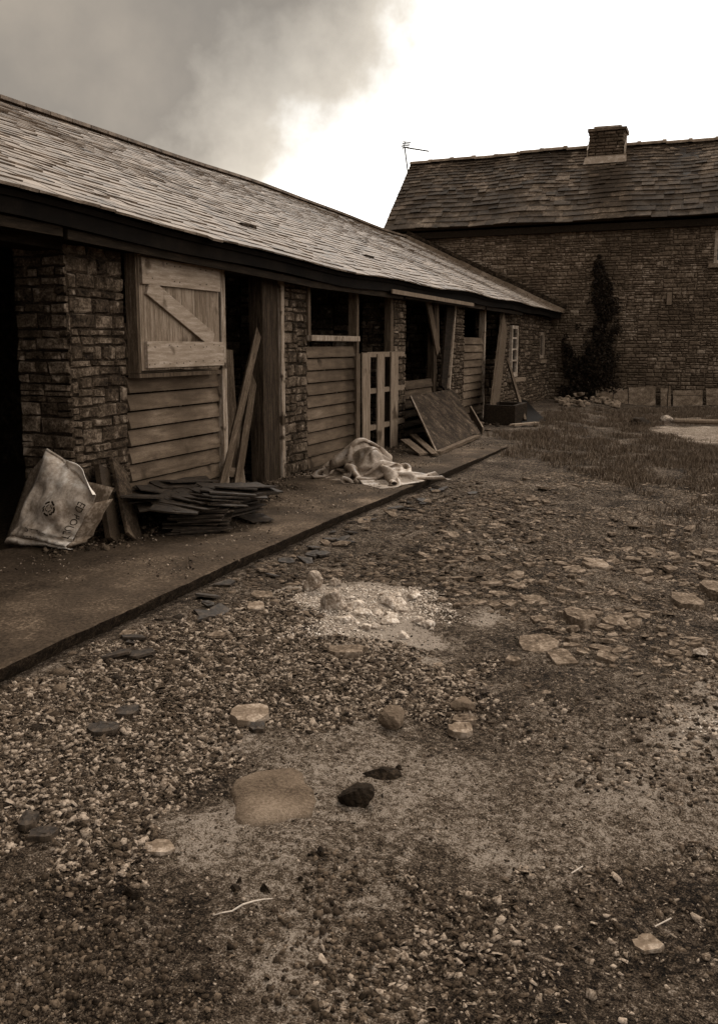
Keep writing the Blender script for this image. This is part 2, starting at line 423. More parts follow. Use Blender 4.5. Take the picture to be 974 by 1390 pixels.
# back and end walls
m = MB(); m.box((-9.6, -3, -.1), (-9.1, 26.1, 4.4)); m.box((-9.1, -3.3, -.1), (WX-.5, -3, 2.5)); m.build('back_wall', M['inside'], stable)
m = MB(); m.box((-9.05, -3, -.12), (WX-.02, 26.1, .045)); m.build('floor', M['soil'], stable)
# timber over the bays, sagging a little
m = MB()
seg = [(-3, 5.9), (5.9, 9.4), (9.4, 13.1), (13.1, 16.4), (16.4, 20), (20, 26.1)]
for a, b in seg: m.beam((WX-.16, a, 2.43+R(-.01, .01)), (WX-.16, b+.0, 2.43+R(-.01, .01)), .3, .2)
m.build('lintel_beam', M['darkwood'], stable)  # beam colour taken very dark to deepen the shade under the eave
m = MB()
def eave_z(y): return EZ + np.interp(y, [-3, 4.5, 7.5, 10.4, 13, 16, 20, 26.1], [.03, .015, -.05, -.10, -.07, -.04, -.03, -.05]) + .012*sin(y*1.7)
for i in range(60):
    y0 = -3+i*29.1/60; y1 = y0+29.1/60
    m.beam((EX-.09, y0, eave_z(y0)-.10), (EX-.09, y1, eave_z(y1)-.10), .035, .13)
m.build('fascia', M['pitch'], stable)  # eave shadow put into the fascia colour
m = MB()
for y0, y1, dz in [(1, 5.2, -.2), (5.25, 9.3, -.21), (9.3, 12.5, -.215), (12.6, 17.4, -.2), (17.5, 21.0, -.2)]:
    m.beam((EX-.125, y0, eave_z(y0)+dz), (EX-.125, y1, eave_z(y1)+dz), .03, .07)
m.build('batten', M['darkwood'], stable)
m = MB(); m.beam((EX-.03, 11.8, 2.36), (EX-.03, 16.2, 2.36), .02, .06); m.build('loose_batten', M['plank_pale'], stable)
for i in range(70):
    y = -2.8+i*.41
    if i == 0: m = MB()
    m.beam((EX-.12, y, eave_z(y)-.10), (EX-1.2, y, EZ+.36), .06, .09)
m.build('rafter_feet', M['darkwood'], stable)
# roof
SL = Vector((RXX-EX, 0, RZ-EZ)); SLn = SL.normalized(); L0 = SL.length; NR = Vector((-SLn.z, 0, SLn.x)); NR = NR if NR.z > 0 else -NR
def roof_pt(s, y, off=0):
    p = Vector((EX, y, EZ)) + SLn*s + NR*off
    k = 1-min(1, s/L0)
    p.z += (eave_z(y)-EZ)*k + .03*(1-k)*sin(y*.45) + .008*sin(y*1.3+s)
    return p
m = MB(); vv = []; ff = []
ysr = np.linspace(-3, 26.15, 50)
for y in ysr:
    for s in (.02, L0/2, L0): vv.append(roof_pt(s, y, -.03))
    vv.append(Vector((RXX-4.8, y, RZ-2.4)))
for y in ysr:
    for s in (.02, L0/2, L0): vv.append(roof_pt(s, y, -.07))
    vv.append(Vector((RXX-4.8, y, RZ-2.45)))
n = len(ysr)
for i in range(n-1):
    for k in range(3):
        ff.append((i*4+k, (i+1)*4+k, (i+1)*4+k+1, i*4+k+1)); o = n*4; ff.append((o+i*4+k, o+i*4+k+1, o+(i+1)*4+k+1, o+(i+1)*4+k))
    ff.append((i*4, n*4+i*4, n*4+(i+1)*4, (i+1)*4))
m.add(vv, ff); roof = m.build('roof', M['pitch'], stable)
def slates(m, pt, length, y0, y1, exposure, width, thick, jz=.004, slip=.01, axis_flip=False):
    s = -.03; row = 0
    while s < length-.02:
        t = s/length; e = exposure(t); y = y0 - R(0, width(t)[0])
        while y < y1:
            w = R(*width(t)); a = max(y, y0)+.003; b = min(y+w, y1)-.003
            if b-a > .03:
                sa = s+R(-slip, slip); th = thick*R(.6, 1.4); zb = R(0, jz); tw = R(-jz, jz)
                if random.random() < .012: sa -= R(.02, .07)
                su = min(s+e*1.6, length+.01)
                v = [pt(sa+R(-.006, .006), a, th+zb), pt(sa+R(-.006, .006), b, th+zb+tw), pt(su, b, .004), pt(su, a, .004),
                     pt(sa, a, zb), pt(sa, b, zb+tw)]
                m.add(v, [(0, 1, 2, 3), (4, 5, 1, 0), (4, 0, 3), (1, 5, 2)])
            y += w
        s += e; row += 1
m = MB(); slates(m, roof_pt, L0, -3, 26.1, lambda t: .165-.05*t, lambda t: (.16, .3), .017, jz=.003, slip=.005)
m.build('slates', M['slate'], roof, origin=stable.location)
m = MB()
y = -3
while y < 26:
    l = R(.4, .5); p = roof_pt(L0, y, .02); q = roof_pt(L0, min(y+l-.02, 26.1), .02)
    m.beam(p+Vector((0, 0, .0)), q, .26, .05, up=(.0, 0, 1)); y += l
m.build('ridge_tiles', M['slate'], roof, origin=stable.location)

# boarded fronts
def boards(y0, y1, z0, z1, mat, x=WX, pitch=.152, name='weatherboards', lip=.036):
    m = MB(); z = z1
    while z > z0+.03:
        b = max(z-pitch+.011, z0); j = R(-.003, .003); sag = R(-.004, .004)
        v = [(x-.02, y0, b), (x+lip+j, y0, b+.004), (x+lip+j, y0, b+.022), (x+.004, y0, z-.004), (x-.02, y0, z-.004)]
        v2 = [(a, y1, c+sag) for a, _, c in v]
        m.add(v+v2, [(0, 1, 2, 3, 4), (9, 8, 7, 6, 5)]+[(i, 5+i, 5+(i+1) % 5, (i+1) % 5) for i in range(5)])
        z -= pitch
    return m.build(name, mat, stable)
def posts(lst, mat='postwood', name='post'):
    for (x0, x1, y0, y1, z0, z1) in lst:
        m = MB(); m.box((x0, y0, z0), (x1, y1, z1), .004); m.build(name, M[mat], stable, bevel=.004)
# bay one: boards with the hatch above
boards(6.25, 7.72, .12, 1.80, M['board'], x=WX-.03)
posts([(WX-.08, WX+.05, 7.72, 7.80, .05, 2.35)], 'paleedge', 'door_post')
posts([(WX-.10, WX-.04, 6.25, 7.72, 1.80, 1.86)], 'darkwood', 'sill')
# wide post beside doorway
posts([(WX-.14, WX+.03, 8.60, 8.97, .06, 2.38)], 'postwood', 'post')
posts([(WX-.10, WX+.07, 8.97, 9.045, .06, 2.40)], 'paleedge', 'door_post')
# bay two: framed opening above boards
boards(9.78, 11.33, .10, 1.60, M['board'], x=WX-.03)
fr = [(WX-.1, WX+.02, 9.78, 9.86, 1.66, 2.38), (WX-.1, WX+.03, 11.30, 11.38, .08, 2.38)]
posts(fr, 'plank', 'window_jamb')
m = MB(); m.beam((WX-.01, 9.78, 1.70), (WX-.01, 11.32, 1.70), .16, .07); m.build('window_sill', M['paleedge'], stable, bevel=.006)
# doorway two jamb
posts([(WX-.1, WX+.01, 12.70, 12.80, .08, 2.36)], 'plank', 'door_post')
# bay three: broken opening above dark boards
boards(13.42, 14.85, .1, 1.05, M['board_dark'], x=WX-.03)
posts([(WX-.1, WX+.02, 14.85, 15.0, .06, 2.36)], 'postwood', 'post')
# bay four
boards(16.88, 18.35, .2, 1.78, M['board'], x=WX-.03)
posts([(WX-.1, WX+.03, 18.36, 18.44, .1, 2.36)], 'paleedge', 'door_post')
# windows of the far stretch
wf = MB(); w_y0, w_y1 = 21.28, 21.93
def fr_member(m, ya, yb, za, zb, x=WX-.06, t=.05): m.box((x-t, ya, za), (x, yb, zb))
wf.box((WX-.09, 21.22, .86), (WX-.02, 21.32, 2.1)); wf.box((WX-.09, 21.82, .86), (WX-.02, 21.93, 2.1)); wf.box((WX-.089, 21.32, .86), (WX-.021, 21.82, .97)); wf.box((WX-.089, 21.32, 2.02), (WX-.021, 21.82, 2.1))
for z in (1.24, 1.51, 1.78): wf.box((WX-.08, 21.32, z), (WX-.03, 21.82, z+.04))
wn = wf.build('window', M['white'], stable)
m = MB(); m.box((WX-.07, 21.32, .97), (WX-.06, 21.82, 2.02)); m.build('pane', M['glass'], wn, origin=stable.location)
m = MB(); m.box((WX-.02, 20.8, .76), (WX+.17, 22.0, .84), .006); m.build('sill', M['quoin'], wn, origin=stable.location)
m = MB(); m.box((WX-.08, 24.7, 1.26), (WX-.02, 24.8, 1.99)); m.box((WX-.08, 25.24, 1.26), (WX-.0, 25.34, 1.99)); m.box((WX-.079, 24.8, 1.26), (WX-.02, 25.24, 1.36)); m.box((WX-.079, 24.8, 1.9), (WX-.02, 25.24, 1.99))
w2 = m.build('window', M['paleedge'], stable)
m = MB(); m.box((WX-.06, 24.8, 1.36), (WX-.05, 25.24, 1.9)); m.build('pane', M['glass'], w2, origin=stable.location)
m = MB(); m.box((WX-.02, 24.6, 1.14), (WX+.06, 25.45, 1.235), .006); m.build('sill', M['quoin'], w2, origin=stable.location)
# the hatch: ledged and braced, hung proud of the front
hroot = MB()
def hp(px, py): return P(px, py, x=WX+.14)
hy0, hy1, hz0, hz1 = hp(196, 500).y, hp(302, 500).y, hp(205, 503).z, hp(200, 345).z
hx = WX+.10
m = MB(); n = 6; w = (hy1-hy0)/n
for i in range(n): m.box((hx-.012, hy0+i*w+.002, hz0+R(-.006, .006)), (hx+.012, hy0+(i+1)*w-.002, hz1+R(-.006, .006)))
hatch = m.build('hatch', M['hatch'], stable)
m = MB(); m.box((hx+.0125, hy0+.015, hz1-.245), (hx+.042, hy1-.01, hz1-.025), .003); m.build('ledge', M['hatch_rail'], hatch, origin=stable.location, bevel=.003)
m = MB(); m.box((hx+.0125, hy0+.05, hz0+.02), (hx+.042, hy1+.03, hz0+.25), .003); m.build('ledge', M['hatch_rail'], hatch, origin=stable.location, bevel=.003)
a = Vector((hx+.027, hy0+.10, hz1-.26)); b = Vector((hx+.027, hy1-.30, hz0+.26))
m = MB(); m.beam(a+Vector((0, -.0, .0)), b+Vector((0, .14, 0)), .03, .15, up=(0, .6, .8)); m.build('brace', M['hatch_rail'], hatch, origin=stable.location, bevel=.003)
m = MB(); m.box((hx-.1, hy0-.035, hz0-.02), (hx+.01, hy0-.004, hz1-.0)); m.box((hx-.1, hy0-.035, hz0-.06), (hx+.012, hy1+.02, hz0-.025)); m.build('frame', M['plank'], hatch, origin=stable.location)
for zz in (hz1-.06, hz1-.2, hz0+.06, hz0+.21):
    for i in range(n):
        for d in (.3, .7):
            if random.random() < .3: continue
            c = Vector((hx+.044, hy0+(i+d)*w+R(-.015, .015), zz+R(-.012, .012))); m = MB(); m.box(c-Vector((.003, .005, .005)), c+Vector((.002, .005, .005)))
            m.build('nail', M['black'], hatch, origin=stable.location)
# fillet where the roof meets the house
m = MB(); 
for i in range(14):
    a = roof_pt(L0*i/14, 26.0, .05); b = roof_pt(L0*(i+1)/14-.01, 26.0, .05); m.beam(a, b, .24, .10*R(.9, 1.2))
m.build('verge_fillet', M['ridge'], stable)
m = MB()
for i in range(14):
    a = roof_pt(L0*i/14, 26.1, .17); b = roof_pt(L0*(i+1)/14-.01, 26.1, .17); m.beam(a, b, .14, .10*R(.9, 1.2))
m.build('verge_coping', M['mortar'], stable)

# hanging broken planks and the half open door of bay three
m = MB(); m.beam(P(579, 400, x=WX+.03), P(594, 478, x=WX+.03), .03, .20, up=(0, 1, 0)); m.beam(P(592, 405, x=WX-.01), P(593, 470, x=WX-.01), .03, .18, up=(0, 1, 0))
m.build('broken_plank', M['plank'], stable)
m = MB(); a = P(612, 408, x=WX+.02); b = P(603, 530, x=WX+.12); m.beam(a, b, .04, .5, up=(0, 1, 0)); dr = m.build('door', M['darkwood'], stable)
a = P(617.5, 410, x=WX+.03); b = P(608.5, 528, x=WX+.16); m = MB(); m.beam(a, b, .05, .06, up=(0, 1, 0)); m.build('door_edge', M['paleedge'], dr, origin=stable.location)

# ------------------------------------------------------------------ the house
house = empty('stone_house', (-1, D, 0)); tag(house, 'tall stone house closing the end of the yard with stone slate roof and one chimney', 'house')
HX0, HX1, HZ0 = -9.6, 9.0, 5.0
m = MB()
wx0 = P(969, 340, y=D).x; wz0, wz1 = P(967, 357, y=D).z, P(967, 312, y=D).z
for a, b, z0, z1 in [(HX0, wx0, -.1, HZ0), (wx0, wx0+.95, -.1, wz0), (wx0, wx0+.95, wz1, HZ0), (wx0+.95, HX1, -.1, HZ0)]:
    m.box((a, D+.02, z0), (b, D+.5, z1))
m.box((HX0, D+.5, -.1), (HX0+.5, 31.0, 5.0)); m.box((HX1-.5, D+.5, -.1), (HX1, 31, 5.0)); m.box((HX0+.5, 30.5, -.1), (HX1-.5, 31.0, 5.0))
m.add([(HX0, D+.02, 5.0), (HX0, 31.0, 5), (HX0, 28.6, 7.4), (HX0+.4, D+.02, 5.0), (HX0+.4, 31, 5), (HX0+.4, 28.6, 7.4)], [(0, 2, 1), (3, 4, 5), (0, 3, 5, 2), (1, 2, 5, 4)])
m.add([(HX1-.4, D+.02, 5.0), (HX1-.4, 31.0, 5), (HX1-.4, 28.6, 7.4), (HX1, D+.02, 5.0), (HX1, 31, 5), (HX1, 28.6, 7.4)], [(0, 2, 1), (3, 4, 5), (0, 3, 5, 2), (1, 2, 5, 4)])
hw = m.build('wall', M['housejoint'], house)
m = MB()
vent = P(908, 405, y=D)
face(m, (HX0, D, -.05), (1, 0, 0), (0, -1, 0), HX1-HX0, HZ0+.02, course=(.045, .13), length=(.08, .30), dep=.006, fine=False,
     holes=[(wx0-HX0, wx0+.95-HX0, wz0+.05, wz1+.05), (vent.x-.07-HX0, vent.x+.07-HX0, vent.z-.14, vent.z+.24)])
m.build('stone_facing', M['house'], hw, origin=house.location)
m = MB(); m.box((vent.x-.065, D-.03, vent.z-.17), (vent.x+.065, D+.03, vent.z+.17), .005); m.build('pale_block', M['quoin'], hw, origin=house.location)
# window at the right edge
m = MB(); x0, x1 = wx0, wx0+.95
for a, b, z0, z1 in [(x0, x0+.08, wz0, wz1), (x1-.08, x1, wz0, wz1), (x0+.08, x1-.08, wz0, wz0+.08), (x0+.08, x1-.08, wz1-.08, wz1), (x0+.45, x0+.5, wz0+.08, wz1-.08)]:
    m.box((a, D+.03, z0), (b, D+.10, z1))
w3 = m.build('window', M['white'], house)
m = MB(); m.box((x0+.08, D+.07, wz0+.08), (x1-.08, D+.08, wz1-.08)); m.build('pane', M['glass'], w3, origin=house.location)
m = MB(); m.box((x0-.12, D-.12, wz0-.12), (x1+.12, D+.04, wz0-.005), .006); m.build('sill', M['quoin'], w3, origin=house.location)
# roof
hE = Vector((0, 25.98, 5.09)); hR = Vector((0, 28.6, 7.53)); hs = (hR-hE); HL = hs.length; hsn = hs.normalized(); hN = Vector((0, -hsn.z, hsn.y))
def hroof(s, x, off=0):
    p = hE + hsn*s + hN*off; return Vector((x, p.y, p.z + .03*sin(x*.9)*s/HL + .02*sin(x*2.1+1) ))
RX0, RX1 = -9.78, 9.2
m = MB()
m.add([hroof(.02, RX0, -.01), hroof(.02, RX1, -.01), hroof(HL, RX1, -.01), hroof(HL, RX0, -.01), (RX0, 31.3, 5.0), (RX1, 31.3, 5.0),
       hroof(.02, RX0, -.08), hroof(.02, RX1, -.08), hroof(HL, RX1, -.08), hroof(HL, RX0, -.08), (RX0, 31.3, 4.93), (RX1, 31.3, 4.93)],
      [(0, 1, 2, 3), (3, 2, 5, 4), (6, 9, 8, 7), (9, 10, 11, 8), (0, 6, 7, 1), (0, 3, 9, 6), (3, 4, 10, 9), (1, 7, 8, 2), (2, 8, 11, 5), (4, 5, 11, 10)])
hr = m.build('roof', M['black'], house)
m = MB(); slates(m, hroof, HL, RX0, RX1, lambda t: .27-.15*t, lambda t: (.2-.05*t, .62-.35*t), .032, jz=.014, slip=.012)
m.build('stone_slates', M['stoneslate'], hr, origin=house.location)
m = MB(); x = RX0
while x < RX1:
    l = .72; pts = []
    for k in range(7):
        a = pi*k/6; pts.append((cos(a)*.15, sin(a)*.11))
    for (xa, xb, sc_) in ((x, x+l*.86, 1), (x+l*.86, x+l, 1.22)):
        zz = hroof(HL, x).z-.02; v = []
        for xx in (xa, xb):
            for (dy, dz) in pts: v.append((xx, 28.6+dy*sc_, zz+dz*sc_))
        m.add(v, [(i, i+1, 8+i, 7+i) for i in range(6)]+[tuple(range(7)), tuple(range(13, 6, -1))])
    x += l
m.build('ridge_tiles', M['ridge'], hr, origin=house.location)
m = MB(); m.box((HX0, D-.12, 4.80), (HX1, D+.1, 4.98)); m.build('eaves_course', M['darkwood'], house)
# chimney
c0, c1 = P(799, 190, y=28.1).x, P(846, 190, y=28.1).x
cz = P(820, 172, y=28.15).z
m = MB(); m.box((c0+.03, 28.13, 6.6), (c1-.03, 28.97, cz-.12))
ch = m.build('chimney', M['mortar'], house)
m = MB()
face(m, (c0, 28.12, 6.7), (1, 0, 0), (0, -1, 0), c1-c0, cz-.12-6.7, course=(.07, .13), length=(.12, .3), dep=.015, fine=False)
face(m, (c1, 28.12, 6.7), (0, 1, 0), (1, 0, 0), .86, cz-.12-6.7, course=(.07, .13), length=(.12, .3), dep=.015, fine=False)
face(m, (c0, 28.98, 6.7), (0, -1, 0), (-1, 0, 0), .86, cz-.12-6.7, course=(.07, .13), length=(.12, .3), dep=.015, fine=False)
m.build('stone_facing', M['house'], ch, origin=house.location)
m = MB(); m.box((c0-.05, 28.06, cz-.13), (c1+.07, 29.02, cz-.03), .02); m.build('cap', M['house'], ch, origin=house.location)
m = MB(); m.box((c0+.12, 28.15, cz-.03), (c1-.08, 28.9, cz+.03), .01); m.build('cap_slab', M['white'], ch, origin=house.location)
m = MB(); 
zf = 7.02
m.add([(c0-.1, 28.07, zf+.16), (c1+.1, 28.07, zf+.16), (c1+.12, 27.92, zf-.06), (c0-.12, 27.92, zf-.06)], [(3, 2, 1, 0)])
m.box((c0-.06, 28.07, zf+.12), (c1+.06, 28.11, zf+.19))
for xa, xb in ((c1+.02, c1+.05), (c0-.05, c0-.02)):
    m.add([(xa, 28.08, zf), (xb, 28.08, zf), (xb, 28.62, 7.6), (xa, 28.62, 7.6), (xa, 28.08, zf+.38), (xb, 28.08, zf+.38), (xb, 28.6, 7.86), (xa, 28.6, 7.86)],
          [(0, 3, 2, 1), (4, 5, 6, 7), (0, 1, 5, 4), (1, 2, 6, 5), (2, 3, 7, 6), (3, 0, 4, 7)])
m.build('flashing', M['lead'], ch, origin=house.location)
# tv aerial on the gable
ay = 28.6; a0 = P(553, 231, y=ay); a1 = P(549, 200, y=ay); a2 = P(582, 205, y=ay)
m = MB(); m.tube([(HX0-.0, ay, a0.z-.3), (a0.x, ay, a0.z-.1), a0, a1], .022, 6)
ae = m.build('aerial', M['black'], house)
m = MB(); m.tube([a1+Vector((-.05, 0, .02)), a2], .022, 6)
d = (a2-a1).normalized(); 
for t in np.linspace(.1, .95, 9):
    c = a1+(a2-a1)*t; m.tube([c-Vector((0, .12, 0)), c+Vector((0, .12, 0))], .012, 4)
for k in range(4):
    c = a1+Vector((-.06+.02*k, 0, .0+.05*k)); m.tube([c-Vector((.0, .16, .0)), c+Vector((0.16, .12, .02))], .018, 4)
m.tube([a1+Vector((-.08, 0, -.08)), a1+Vector((.02, 0, .17))], .014, 5)
m.build('antenna_head', M['black'], ae, origin=house.location)

# ------------------------------------------------------------------ loose things
def local_plank(name, label, cat, p, q, w, t, mat, up=(1, 0, 0), group=None, warp=.0):
    """board from foot p to head q with its own frame: z runs along the grain"""
    p = Vector(p); q = Vector(q); d = q-p; L = d.length; z = d.normalized(); y = z.cross(Vector(up)).normalized(); x = y.cross(z)
    m = MB(); n = 10; v = []
    for i in range(n+1):
        s = i/n; b = warp*sin(pi*s); e = R(-.003, .003)
        for a, c in ((-1, -1), (1, -1), (1, 1), (-1, 1)): v.append((a*t/2+b, c*w/2+e, L*s + (R(-.02, .02) if i in (0, n) else 0)))
    f = [(0, 3, 2, 1), (n*4, n*4+1, n*4+2, n*4+3)]
    for i in range(n):
        for k in range(4): f.append((i*4+k, i*4+(k+1) % 4, (i+1)*4+(k+1) % 4, (i+1)*4+k))
    m.add(v, f); o = m.build(name, mat, origin=(0, 0, 0), bevel=.003)
    o.matrix_basis = Matrix.Translation(p) @ Matrix((x, y, z)).transposed().to_4x4()
    return tag(o, label, cat, group)
def PX(px, py, x): return P(px, py, x=x)
# boards leaning by the sack
A = P(183, 733, z=.1); B = Vector((WX+.06, P(160, 630, x=WX+.06).y, P(160, 630, x=WX+.06).z))
local_plank('leaning_board', 'broad dark board leaning on the first stone pier, in front of a narrower one', 'board', A, B, .23, .03, M['sheet'], up=(1, 0, 0))
A = P(161, 738, z=.1)+Vector((-.06, .02, 0)); B = P(138, 634, x=WX+.05)
local_plank('leaning_board', 'narrow black board seen edge on behind the broad board at the first stone pier', 'board', A, B, .16, .05, M['black'], up=(1, 0, 0))
# timbers in doorway one
spec = [((306, 640), (355, 428), .075, .045, 'plank', 'long straight batten leaning highest in the first doorway'),
        ((324, 640), (350, 470), .08, .05, 'plank', 'dark batten crossing behind the longest one in the first doorway'),
        ((318, 645), (309, 475), .10, .04, 'plank', 'short upright batten against the boarded front in the first doorway'),
        ((325, 655), (312, 560), .13, .04, 'plank_pale', 'short pale board with its foot out on the path in the first doorway'),
        ((311, 640), (346, 500), .08, .05, 'plank_pale', 'shorter brown plank leaning low in the first doorway')]
for i, (a, b, w, t, mt, lab) in enumerate(spec):
    xx = WX-.05-.09*i
    fa = P(*a, x=xx+.12); fb = P(*b, x=xx)
    if fa.z < .1: fa.z = .1
    else:
        dz = (fa.z-.07)/(fb.z-fa.z); fa = fa-(fb-fa)*dz
    local_plank('loose_batten', lab, 'batten', fa, fb, w, t, M[mt], up=(.8, -.6, 0), group='timbers leaning in the first doorway', warp=.01)
fa = P(303, 640, x=WX-.1); fb = P(323, 643, x=WX-.1)
local_plank('threshold_board', 'low board lying across the foot of the first doorway', 'board', fa, fb, .10, .12, M['plank'], up=(1, 0, 0))
# pallet standing in doorway two
r0 = Vector((WX+.10, 11.42, .1)); pal = empty('pallet', r0); tag(pal, 'open slatted pallet standing on end in the second doorway above the tarpaulin', 'pallet')
py0, py1 = 11.44, 13.02; pz1 = 1.50
for (a, b) in ((483.5, 488), (492, 502), (512, 521), (530, 539.5)):
    ya, yb = P(a, 540, x=WX+.14).y, P(b, 540, x=WX+.14).y
    m = MB(); m.box((WX+.125, ya, .1), (WX+.145, yb, pz1+R(-.01, .02)), .003); m.build('slat', M['hatch'] if a > 490 else M['plank'], pal)
for py_ in (481, 530, 579):
    z = P(510, py_, x=WX+.1).z
    m = MB(); m.box((WX+.04, py0, z-.035), (WX+.124, py1, z+.035), .003); m.build('rail', M['plank_pale'], pal)
# dark sheet leaning, with batten
def quad_slab(name, label, cat, pts, t, mat, base=None):
    a, b, c, d = [Vector(p) for p in pts]; n = (b-a).cross(d-a).normalized()
    m = MB(); N_ = 8; v = []
    for k in (0, 1):
        for i in range(N_+1):
            for j in range(N_+1):
                s, u = i/N_, j/N_; p = (a*(1-s)+b*s)*(1-u)+(d*(1-s)+c*s)*u; v.append(p - n*t*k + n*.012*sin(s*5)*sin(u*4))
    o_ = (N_+1)**2; f = []
    for i in range(N_):
        for j in range(N_):
            q = (i*(N_+1)+j, (i+1)*(N_+1)+j, (i+1)*(N_+1)+j+1, i*(N_+1)+j+1); f.append(q); f.append(tuple(x+o_ for x in q[::-1]))
    rim = [(i, 0) for i in range(N_)]+[(N_, j) for j in range(N_)]+[(N_-i, N_) for i in range(N_)]+[(0, N_-j) for j in range(N_)]
    ids = [i*(N_+1)+j for i, j in rim]
    for k in range(len(ids)):
        p, q = ids[k], ids[(k+1) % len(ids)]; f.append((p, p+o_, q+o_, q))
    m.add(v, f); o = m.build(name, mat, origin=base or (a+b)/2); return tag(o, label, cat)
q = [P(592, 613, z=.12), P(652, 588, z=.12), P(614, 528, x=-4.45), P(557, 537, x=-4.45)]
quad_slab('leaning_sheet', 'large dark mottled sheet leaning back against the middle of the stable front', 'sheet', q, .03, M['sheet'])
b1 = P(557.5, 538, x=-4.43); b0 = P(592.5, 614, z=.11)
local_plank('edge_batten', 'thin bare batten along the near edge of the large leaning sheet', 'batten', b0, b1, .025, .02, M['paleedge'])
local_plank('loose_plank', 'plank lying along the foot of the large leaning sheet', 'plank', P(594, 615, z=.13), P(648, 592, z=.13), .09, .05, M['plank'], up=(0, 0, 1))
local_plank('loose_plank', 'pale board propped against the far side of the large leaning sheet', 'plank', P(655, 586, z=.12), P(638, 556, x=-4.3), .16, .025, M['plank_pale'], up=(1, .4, 0))
local_plank('loose_plank', 'brown plank leaning low beside the tarpaulin, nearer to the pallet', 'plank', P(575, 617, z=.12), P(549, 597, x=-4.2), .14, .03, M['plank'], up=(0, 0, 1))
local_plank('loose_plank', 'dark plank on the path between the tarpaulin and the leaning sheet', 'plank', P(590, 617, z=.13), P(560, 590, x=-4.3), .10, .03, M['plank'], up=(0, 0, 1))
# tall wide board leaning at the far doorway
local_plank('leaning_trunk_board', 'tall broad grey board leaning against the stable between the far door and the window', 'board', P(668, 574, z=.1), P(684, 436, x=WX+.10), .62, .06, M['plank'], up=(1, 0, 0))
local_plank('leaning_plank', 'slim plank leaning the other way in front of the far stone wall', 'plank', P(713, 573, z=.1), P(689, 490, x=WX+.15), .16, .05, M['plank'], up=(1, 0, 0))
local_plank('floor_plank', 'pale plank lying flat on the ground at the foot of the slim leaning plank', 'plank', P(694, 577, z=.14), P(728, 574, z=.14), .12, .04, M['plank_pale'], up=(0, 0, 1))
# stone trough
t0 = P(662, 582, z=.05); t1 = P(692, 578, z=.05)
m = MB(); L_ = 1.0
x0, x1, y0, y1 = -4.25, -3.62, 16.9, 18.0
m.box((x0, y0, .02), (x1, y1, .12)); m.box((x0, y0, .12), (x0+.08, y1, .47), .008); m.box((x1-.08, y0, .12), (x1, y1, .47), .008); m.box((x0+.08, y0, .12), (x1-.08, y0+.08, .47)); m.box((x0+.08, y1-.08, .12), (x1-.08, y1, .47))
tr = tag(m.build('trough', M['darkwood'], origin=(-3.93, 17.4, .05)), 'dark rectangular trough standing at the foot of the tall broad board', 'trough')
# triangular dark ramp of rubble board
q = [P(708, 578, z=.1), P(741, 570, z=.1), P(714, 544, x=WX+.12), P(706, 541, x=WX+.12)]
quad_slab('fallen_panel', 'black triangular panel slumped against the wall under the far window', 'panel', q, .04, M['pitch'])
# white pipe
p0 = P(751, 546, x=WX+.08); 
m = MB(); zt = P(752, 508, x=WX+.08).z
m.tube([(WX+.08, p0.y, .0), (WX+.08, p0.y, zt-.05), (WX+.07, p0.y, zt), (WX-.02, p0.y-.12, zt+.02)], .035, 8)
tag(m.build('waste_pipe', M['pipe'], origin=(WX+.08, p0.y, 0), smooth=True), 'short white pipe standing up against the far end of the stable wall', 'pipe')

# sack of feed leaning at the open bay
sack = empty('feed_sack', P(50, 742, z=.1)); tag(sack, 'crumpled pale paper feed sack with black lettering slumped open beside the first stone pier', 'sack')
SY = 5.30
def sp(px, py, dy=0): return P(px, py, y=SY+dy)
CR = dict(apex=sp(67, 611, .06), mR=sp(133, 672, -.10), bR=sp(93, 743, -.16), bL=sp(17, 727, -.22), gT=sp(39, 643, .14), gB=sp(5, 741, .02))
def bilin(a, b, c, d, u, v): return (a*(1-u)+b*u)*(1-v)+(d*(1-u)+c*u)*v
def front(u, v, off=0):
    p = bilin(CR['apex'], CR['mR'], CR['bR'], CR['bL'], u, v)
    n = Vector((.25, -.95, .15)).normalized()
    b = .07*sin(pi*min(1, max(0, u)))*sin(pi*min(1, max(0, v)))**.7 + .012*sin(9*u+5*v) + .008*sin(17*v-4*u) + .055*(float(vnoise(u*5, v*7))-.5) + .075*abs(float(vnoise(u*7+3, v*5+u*5))-.5)
    if v > .82: b += .02*sin((v-.82)*60)*(.4+u)
    if v < .12: b -= .05*(1-v/.12)**2*sin(pi*u)
    return p + n*(b+off)
def gus(u, v):
    p = bilin(CR['gT'], CR['apex'], CR['bL'], CR['gB'], u, v)
    return p + Vector((-.5, -.8, 0))*(-.025*sin(pi*u)+.008*sin(12*v+5*u))*min(1, 4*v*(1-v)+.1) if 0 < u < 1 else (front(0, v) if u >= 1 else p)
def grid_mb(m, fn, nu, nv):
    v = [fn(i/nu, j/nv) for i in range(nu+1) for j in range(nv+1)]
    m.add(v, [(i*(nv+1)+j, (i+1)*(nv+1)+j, (i+1)*(nv+1)+j+1, i*(nv+1)+j+1) for i in range(nu) for j in range(nv)])
m = MB(); grid_mb(m, front, 26, 30)
M['sack'] = surf('sack_paper', .16, .52, 5, bump=.6, dist=.01, island=0, fine=40, spots=(9, .66, .12), grit=.8, mid=.5)
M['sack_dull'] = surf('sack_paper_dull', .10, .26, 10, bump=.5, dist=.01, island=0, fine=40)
M['sack_in'] = surf('sack_lining', .6, .8, 10, bump=.3, dist=.01, island=0, fine=40)
def solidify(o, t):
    md = o.modifiers.new('thickness', 'SOLIDIFY'); md.thickness = t; return o
solidify(m.build('front_panel', M['sack'], sack, smooth=True), .004)
m = MB(); grid_mb(m, gus, 8, 24); solidify(m.build('side_gusset', M['sack_dull'], sack, smooth=True), .004)
